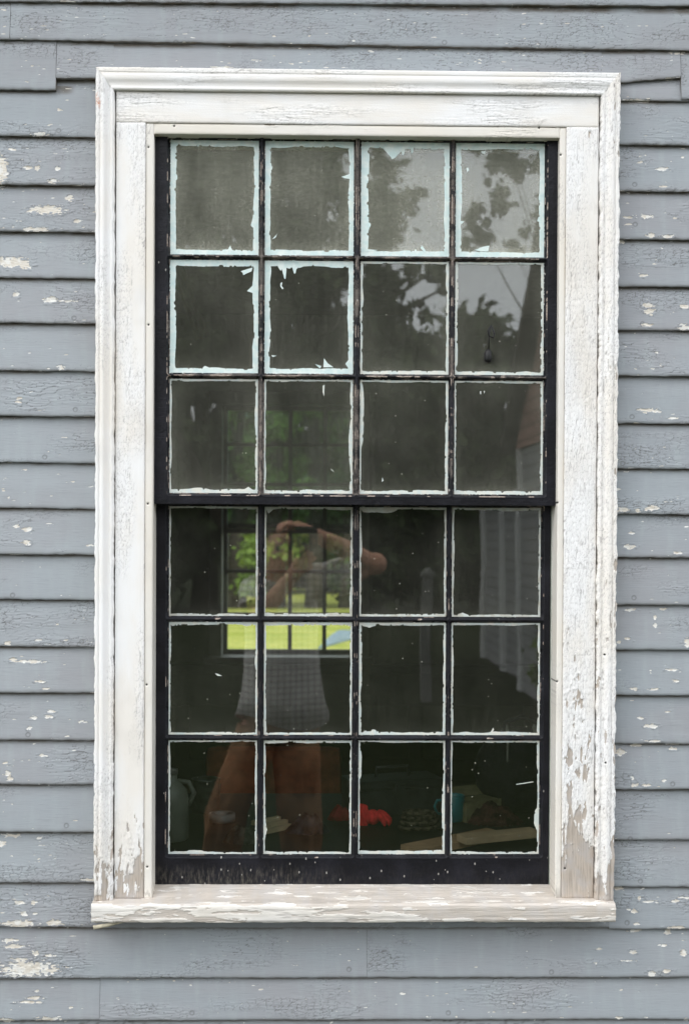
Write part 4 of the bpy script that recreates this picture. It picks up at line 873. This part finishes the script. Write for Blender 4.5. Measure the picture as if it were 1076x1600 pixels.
tag(link('far_wood', np_mesh('far_wood', V, Q, {'tone': T}, False), LM[0]), 'dark green wood closing off the meadow', 'wood', kind='stuff')
# pale tarp in the meadow
tp0, tp1 = at(497, 1015, 0), at(550, 990, 0)
X, Y = np.meshgrid(np.linspace(0, 1, 30), np.linspace(0, 1, 20)); g = Grid(['edge']); g.add(tp0.x+(tp1.x-tp0.x)*X+.15*Y, tp0.y+Y*1.6+2*X, .03+.12*np.sin(np.pi*X)*np.sin(np.pi*Y)*(.5+fbm(X*6, Y*6, 4)), {}, skirt=.03, sdir=(0, 0, -1))
tag(g.build('tarp', plain('pale_blue_tarp', (.20, .27, .32), .6), None), 'pale blue tarp heaped on the meadow beyond the far window', 'tarp')
# neighbouring building with a shingled gable
NB = MR(800, 845, 10.6); nx0 = NB.x+.07; ny = -10.6
nb = empty('barn', (nx0+2, -8.2, 0), 'barn with a pinkish shingled gable and grey clapboard sides mirrored in the right hand panes', 'barn')
m_pink = Mat('pink_brown_shingles', .85, .2); bw = m_pink.n('ShaderNodeTexBrick', {'Vector': m_pink.n('ShaderNodeMapping', {'Vector': m_pink.n('ShaderNodeTexCoord').outputs['Object'], 'Rotation': (math.pi/2, 0, math.pi/2), 'Scale': (1, 1, 1)}).outputs[0], 'Scale': 4.0, 'Color1': (.42, .25, .20, 1), 'Color2': (.34, .20, .16, 1), 'Mortar': (.12, .07, .05, 1), 'Mortar Size': .03}); m_pink.set(Base_Color=bw.outputs[0])
m_clap = Mat('grey_clapboard', .7, .2); wv = m_clap.n('ShaderNodeTexWave', {'Vector': m_clap.pos((0, 0, 1)), 'Scale': 2.6}, wave_type='BANDS', bands_direction='Z', wave_profile='SAW')
m_clap.set(Base_Color=m_clap.mix(m_clap.step(wv.outputs[0], .03, .18), (.10, .10, .10), (.36, .36, .36)))
m_wt = plain('white_trim', (.78, .78, .76), .5, .3, .05)
ze_ = MR(800, 690, 10.6).z; ye0, ye1 = -10.6, -5.8; yr = -8.2; zr_2 = ze_+2.0
mb = MB(); mb.box((nx0, ye0, -.02), (nx0+5, ye1, ze_)); mb.build('wall', m_clap.m, nb)
mb = MB(); mb.add([(nx0-.03, ye0, ze_-.1), (nx0-.03, ye1, ze_-.1), (nx0-.03, yr, zr_2), (nx0+.06, ye0, ze_-.1), (nx0+.06, ye1, ze_-.1), (nx0+.06, yr, zr_2)], [(0, 1, 2), (3, 5, 4), (0, 3, 4, 1), (1, 4, 5, 2), (2, 5, 3, 0)]); mb.build('gable', m_pink.m, nb)
mb = MB()
for sg, ya in ((-1, ye0), (1, ye1)):
    dy_, dz_ = ya-yr, ze_-zr_2; a0 = Vector((nx0-.19, yr, zr_2+.02)); b0 = Vector((nx0-.19, ya+dy_*.08, ze_+dz_*.08+.02))
    mb.add([a0, b0, b0+Vector((5.6, 0, 0)), a0+Vector((5.6, 0, 0)), a0+Vector((0, 0, .14)), b0+Vector((0, 0, .14)), b0+Vector((5.6, 0, .14)), a0+Vector((5.6, 0, .14))], [(0, 1, 2, 3), (4, 5, 6, 7), (0, 1, 5, 4), (1, 2, 6, 5), (2, 3, 7, 6), (3, 0, 4, 7)])
mb.build('roof', plain('dark_roof', (.06, .05, .045), .9), nb)
for yy in (ye0+.002, ye1-.16): MB().box((nx0-.03, yy, 0), (nx0+.12, yy+.16, ze_-.101)).build('corner_board', m_wt, nb)
ds = MR(738, 900, 13.6); MB().box((nx0+.15, -14.3, -.02), (nx0+2.2, ye0-.002, ze_-.45)).build('lean_to', m_clap.m, nb)
for yy in (-14.32, -12.6): MB().box((nx0+.10, yy, 0), (nx0+.149, yy+.15, ze_-.452)).build('corner_board', m_wt, nb)
m_gp = plain('grey_post_paint', (.24, .24, .22), .7)
for a, b0, lab in ((666, 892, 'weathered square gate post mirrored faintly left of the barn'),):
    p = MR(a, 1075, 9.6); tpz = MR(a, b0, 9.6).z; e = empty('gate_post', (p.x, p.y, 0), lab, 'post')
    o = MB().box((-.05, -.05, -.05), (.05, .05, tpz-.06), bev=.006).build('post', m_gp, None); o.parent = e
    o = MB().box((-.07, -.07, tpz-.0595), (.07, .07, tpz-.02), bev=.01).lathe([(.05, tpz-.02), (.035, tpz+.01), (0, tpz+.03)], 4).build('cap', m_gp, None); o.parent = e
# shrub beside barn
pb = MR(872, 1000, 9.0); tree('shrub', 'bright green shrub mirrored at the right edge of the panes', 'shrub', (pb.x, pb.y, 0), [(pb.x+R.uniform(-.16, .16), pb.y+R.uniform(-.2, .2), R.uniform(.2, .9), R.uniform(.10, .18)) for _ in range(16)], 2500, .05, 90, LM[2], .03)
# ------------------------------------------------------------------ photographer
m_skin = Mat('skin', .5, .4); m_skin.set(Base_Color=m_skin.mix(m_skin.noise(m_skin.pos(), 12), (.62, .29, .17), (.70, .36, .23))); m_skin = m_skin.m
per = empty('person', (-.12, -2.95, 0), 'person in pale checked shirt and tan trousers holding up a camera, mirrored in the panes', 'person')
J = lambda a, b, d: MR(a, b, d)
head = J(432, 862, 2.84); neck = J(428, 908, 2.90); chest = J(440, 960, 2.93); belly = J(441, 1050, 2.92); pelvis = J(436, 1125, 2.92)
shR, elR, haR = J(508, 908, 2.88), J(588, 882, 2.84), J(466, 822, 2.74)
shL, elL, haL = J(401, 925, 2.92), J(404, 968, 2.70), J(463, 893, 2.71)
hipL, knL, ftL = J(408, 1140, 2.92), J(352, 1268, 2.88), J(338, 1396, 2.92)
hipR, knR, ftR = J(462, 1140, 2.94), J(468, 1282, 2.90), J(470, 1396, 2.95)
mb = MB()
Mh = Matrix.Rotation(-.45, 3, 'Z'); mb.ball(head, (.074, .094, .108), 22, Mh)
mb.ball(head+Vector((.0, .02, -.055)), (.055, .07, .06), 16, Mh)
fd = Mh @ Vector((0, 1, 0)); sd_ = Mh @ Vector((1, 0, 0))
mb.tube([head+fd*.088+Vector((0, 0, .02)), head+fd*.112+Vector((0, 0, -.022)), head+fd*.09+Vector((0, 0, -.032))], [.008, .015, .010], 8)
for s_ in (-1, 1): mb.ball(head+sd_*s_*.076+Vector((0, 0, -.008)), (.010, .020, .031), 10, Mh); mb.ball(head+fd*.080+sd_*s_*.032+Vector((0, 0, .036)), (.024, .012, .008), 8, Mh)
mb.tube([head+fd*.085+Vector((0, 0, -.058)), head+fd*.094+Vector((0, 0, -.060))], [.022, .016], 8, .4)
mb.tube([head+Vector((0, -.01, -.06)), neck, chest.lerp(neck, .55)], [.055, .058, .075], 16)
mb.tube([neck.lerp(chest, .45), chest, belly, pelvis, pelvis-Vector((0, 0, .05))], [.10, .145, .135, .145, .12], 20, .72, upv=(1, 0, 0))
def limb(p, r): mb.tube(p, r, 12); [mb.ball(q, q_r*1.0, 12) for q, q_r in zip(p, r)]
limb([neck.lerp(shR, .4), shR, shR.lerp(elR, .5), elR, elR.lerp(haR, .35), haR], [.06, .068, .066, .050, .045, .025])
limb([neck.lerp(shL, .4), shL, shL.lerp(elL, .5), elL, elL.lerp(haL, .35), haL], [.06, .056, .050, .042, .040, .026])
limb([hipL, hipL.lerp(knL, .5), knL, knL.lerp(ftL, .35), ftL+Vector((0, 0, .06))], [.095, .082, .060, .058, .04]); limb([hipR, hipR.lerp(knR, .5), knR, knR.lerp(ftR, .35), ftR+Vector((0, 0, .06))], [.095, .082, .060, .058, .04])
for f in (ftL, ftR): f0 = Vector((f.x, f.y, .035)); mb.tube([f0+Vector((0, -.06, .01)), f0+Vector((.01, .05, .005)), f0+Vector((.03, .16, -.008))], [.038, .042, .026], 12, .9)
def hand(c, dirf, upn, tdir, curl):
    dirf = dirf.normalized(); upn = (upn-dirf*upn.dot(dirf)).normalized(); sdv = dirf.cross(upn)
    mb.tube([c-dirf*.03, c+dirf*.02, c+dirf*.055], [.030, .038, .036], 12, .45, upv=tuple(sdv))
    for k, L_ in enumerate((.070, .080, .075, .058)):
        o = c+dirf*.05+sdv*(.030-.020*k); p = [o]; ang = 0; v = dirf
        for j in range(3): ang += curl[j]*(1+.08*k); v = dirf*math.cos(ang)-upn*math.sin(ang); p.append(p[-1]+v*L_*(.45, .32, .23)[j])
        mb.tube([p[0]-dirf*.015]+p, [.0095, .0093, .0088, .008, .0065], 9)
    o = c+tdir*.028; mb.tube([c+tdir*.01-dirf*.01, o+dirf*.01, o+tdir*.018+dirf*.035-upn*.012, o+tdir*.022+dirf*.058-upn*.028], [.014, .0125, .0105, .008], 9)
hand(haR, Vector((-.6, .35, .15)), Vector((0, .15, 1)), Vector((0, -1, -.1)), (.35, .7, .6))
hand(haL, Vector((.55, .15, .75)), Vector((-.3, .9, 0)), Vector((.6, 0, -.4)), (-.2, .5, .5))
body = mb.build('body', m_skin, per); remesh(body, .0048, 4)
for s_ in (-1, 1): MB().ball(head+fd*.086+sd_*s_*.032+Vector((0, 0, .016)), .011, 10).build('eye', plain('dark_eye', (.03, .02, .02), .2), per)
mb = MB(); mb.ball(head+Vector((0, 0, .022))-fd*.014, (.083, .098, .104), 28, Mh)
me = mb.mesh('hair'); bm = bmesh.new(); bm.from_mesh(me)
dl = [v for v in bm.verts if ((v.co-head).dot(fd) > .045 and (v.co-head).z < .07) or (v.co-head).z < -.045]; bmesh.ops.delete(bm, geom=dl, context='VERTS'); bm.to_mesh(me); bm.free(); link('hair', me, plain('brown_grey_hair', (.10, .075, .055), .8, .2, .3, 80, .004), per)
# clothes
m_shirt = Mat('checked_shirt', .85, .1); tx = m_shirt.pos(); sx = m_shirt.n('ShaderNodeSeparateXYZ', {0: tx})
def band(o, per_, w): return m_shirt.math('LESS_THAN', m_shirt.math('FRACT', m_shirt.math('MULTIPLY', o, 1/per_)), w)
pk = m_shirt.math('ADD', band(sx.outputs[0], .026, .25), band(sx.outputs[2], .026, .25)); pk2 = m_shirt.math('ADD', band(m_shirt.math('ADD', sx.outputs[0], .02), .026, .12), band(m_shirt.math('ADD', sx.outputs[2], .02), .026, .12))
m_shirt.set(Base_Color=m_shirt.mix(m_shirt.math('MULTIPLY', pk2, .3), m_shirt.mix(m_shirt.math('MULTIPLY', pk, .4), (.74, .72, .67), (.24, .24, .26)), (.42, .20, .17))); m_shirt = m_shirt.m
def loft(rings, seg=40, fold=.006, seed=1, cap=False):
    vs = []; n = len(rings)
    for i, (c, rx, ry, ax) in enumerate(rings):
        for k in range(seg):
            a = 2*math.pi*k/seg; t = i/(n-1); f = 1+fold/max(rx, .01)*(math.sin(a*5+t*4+seed)+.6*math.sin(a*9-t*7+seed*2))*(.3+t)
            vs.append(c+ax[0]*math.cos(a)*rx*f+ax[1]*math.sin(a)*ry*f)
    fs = [(i*seg+k, i*seg+(k+1) % seg, (i+1)*seg+(k+1) % seg, (i+1)*seg+k) for i in range(n-1) for k in range(seg)]
    return vs, fs
XY = (Vector((.94, -.30, 0)), Vector((.30, .94, 0)))
mb = MB(); hem = J(440, 1118, 2.92)
rg = [(neck+Vector((0, 0, -.012)), .070, .068, XY), (neck.lerp(chest, .25), .118, .085, XY), (neck.lerp(chest, .6), .168, .115, XY), (chest, .172, .128, XY), (chest.lerp(belly, .5), .165, .128, XY), (belly, .172, .135, XY), (belly.lerp(hem, .5), .185, .145, XY), (hem, .215, .158, XY)]
vs, fs = loft(rg, 48, .005)
vs = [v+(Vector((0, 0, -.015+.035*math.cos(2*math.pi*(i % 48)/48*2+.6))) if i//48 == 7 else Vector()) for i, v in enumerate(vs)]; mb.add(vs, fs, True)
for a, b, c_ in ((neck.lerp(shR, .45), shR, shR.lerp(elR, .62)), (neck.lerp(shL, .45), shL, shL.lerp(elL, .8))):
    d1 = (c_-a).normalized(); u_ = Vector((0, 0, 1)); u_ = (u_-d1*u_.dot(d1)).normalized() if abs(d1.z) < .9 else Vector((0, 1, 0)); v_ = d1.cross(u_); ax = (u_, v_)
    vs, fs = loft([(a, .078, .074, ax), (b, .084, .080, ax), (b.lerp(c_, .5), .084, .080, ax), (c_, .086, .082, ax)], 28, .004, 3); mb.add(vs, fs, True)
sh = mb.build('shirt', m_shirt, per); md = sh.modifiers.new('t', 'SOLIDIFY'); md.thickness = .003
mb = MB(); vs, fs = loft([(neck+Vector((0, 0, .022)), .062, .060, XY), (neck+Vector((0, 0, -.002)), .070, .068, XY), (neck+Vector((0, 0, -.025)), .088, .078, XY)], 32, .001, 2); mb.add(vs, fs, True)
o = mb.build('collar', plain('white_collar', (.72, .72, .70), .8), per); md = o.modifiers.new('t', 'SOLIDIFY'); md.thickness = .004
mb = MB(); AX = (Vector((1, 0, 0)), Vector((0, 1, 0)))
vs, fs = loft([(pelvis+Vector((0, 0, .06)), .150, .122, AX), (pelvis, .160, .128, AX), (pelvis-Vector((0, 0, .08)), .158, .125, AX)], 40, .002); mb.add(vs, fs, True)
for h_, k_, f_ in ((hipL, knL, ftL), (hipR, knR, ftR)):
    vs, fs = loft([(h_+Vector((0, 0, .03)), .102, .108, AX), (h_.lerp(k_, .35), .105, .105, AX), (h_.lerp(k_, .7), .092, .095, AX), (k_, .086, .09, AX), (k_.lerp(f_, .3), .084, .086, AX), (k_.lerp(f_, .7), .080, .08, AX), (f_+Vector((0, 0, .055)), .082, .084, AX)], 32, .013, 5); mb.add(vs, fs, True)
o = mb.build('trousers', plain('tan_cotton', (.44, .25, .135), .9, .1, .25, 9, .008), per); md = o.modifiers.new('t', 'SOLIDIFY'); md.thickness = .003
for f in (ftL, ftR):
    mb = MB(); f0 = Vector((f.x, f.y, .045)); mb.tube([f0+Vector((0, -.09, .0)), f0+Vector((0, -.05, .01)), f0+Vector((.01, .05, .005)), f0+Vector((.03, .14, -.008)), f0+Vector((.035, .19, -.015))], [.030, .046, .050, .044, .022], 16, .85); mb.box((f0.x-.045, f0.y-.10, .0), (f0.x+.075, f0.y+.19, .014), bev=.006)
    mb.build('shoe', plain('brown_shoe', (.09, .06, .04), .5), per)
# camera in the hands (portrait grip), right behind the viewpoint
hc = empty('photo_camera', (0, -2.70, EYE), 'black camera held upright in both hands of the person', 'camera'); m_cam = plain('black_camera_shell', (.012, .012, .012), .4)
def cp(nm, mb_, mt=m_cam): o = mb_.build(nm, mt, hc); return o
cp('camera_body', MB().box((-.048, -2.75, EYE-.066), (.046, -2.69, EYE+.062), bev=.008).box((-.070, -2.742, EYE-.026), (-.049, -2.70, EYE+.030), bev=.006))
cp('lens', MB().lathe([(0, 0), (.034, 0), (.036, .01), (.036, .03), (.033, .034), (.033, .058), (.030, .060), (.028, .052), (0, .050)], 28, Matrix.Translation((0, -2.6895, EYE)) @ Matrix.Rotation(-math.pi/2, 4, 'X')))
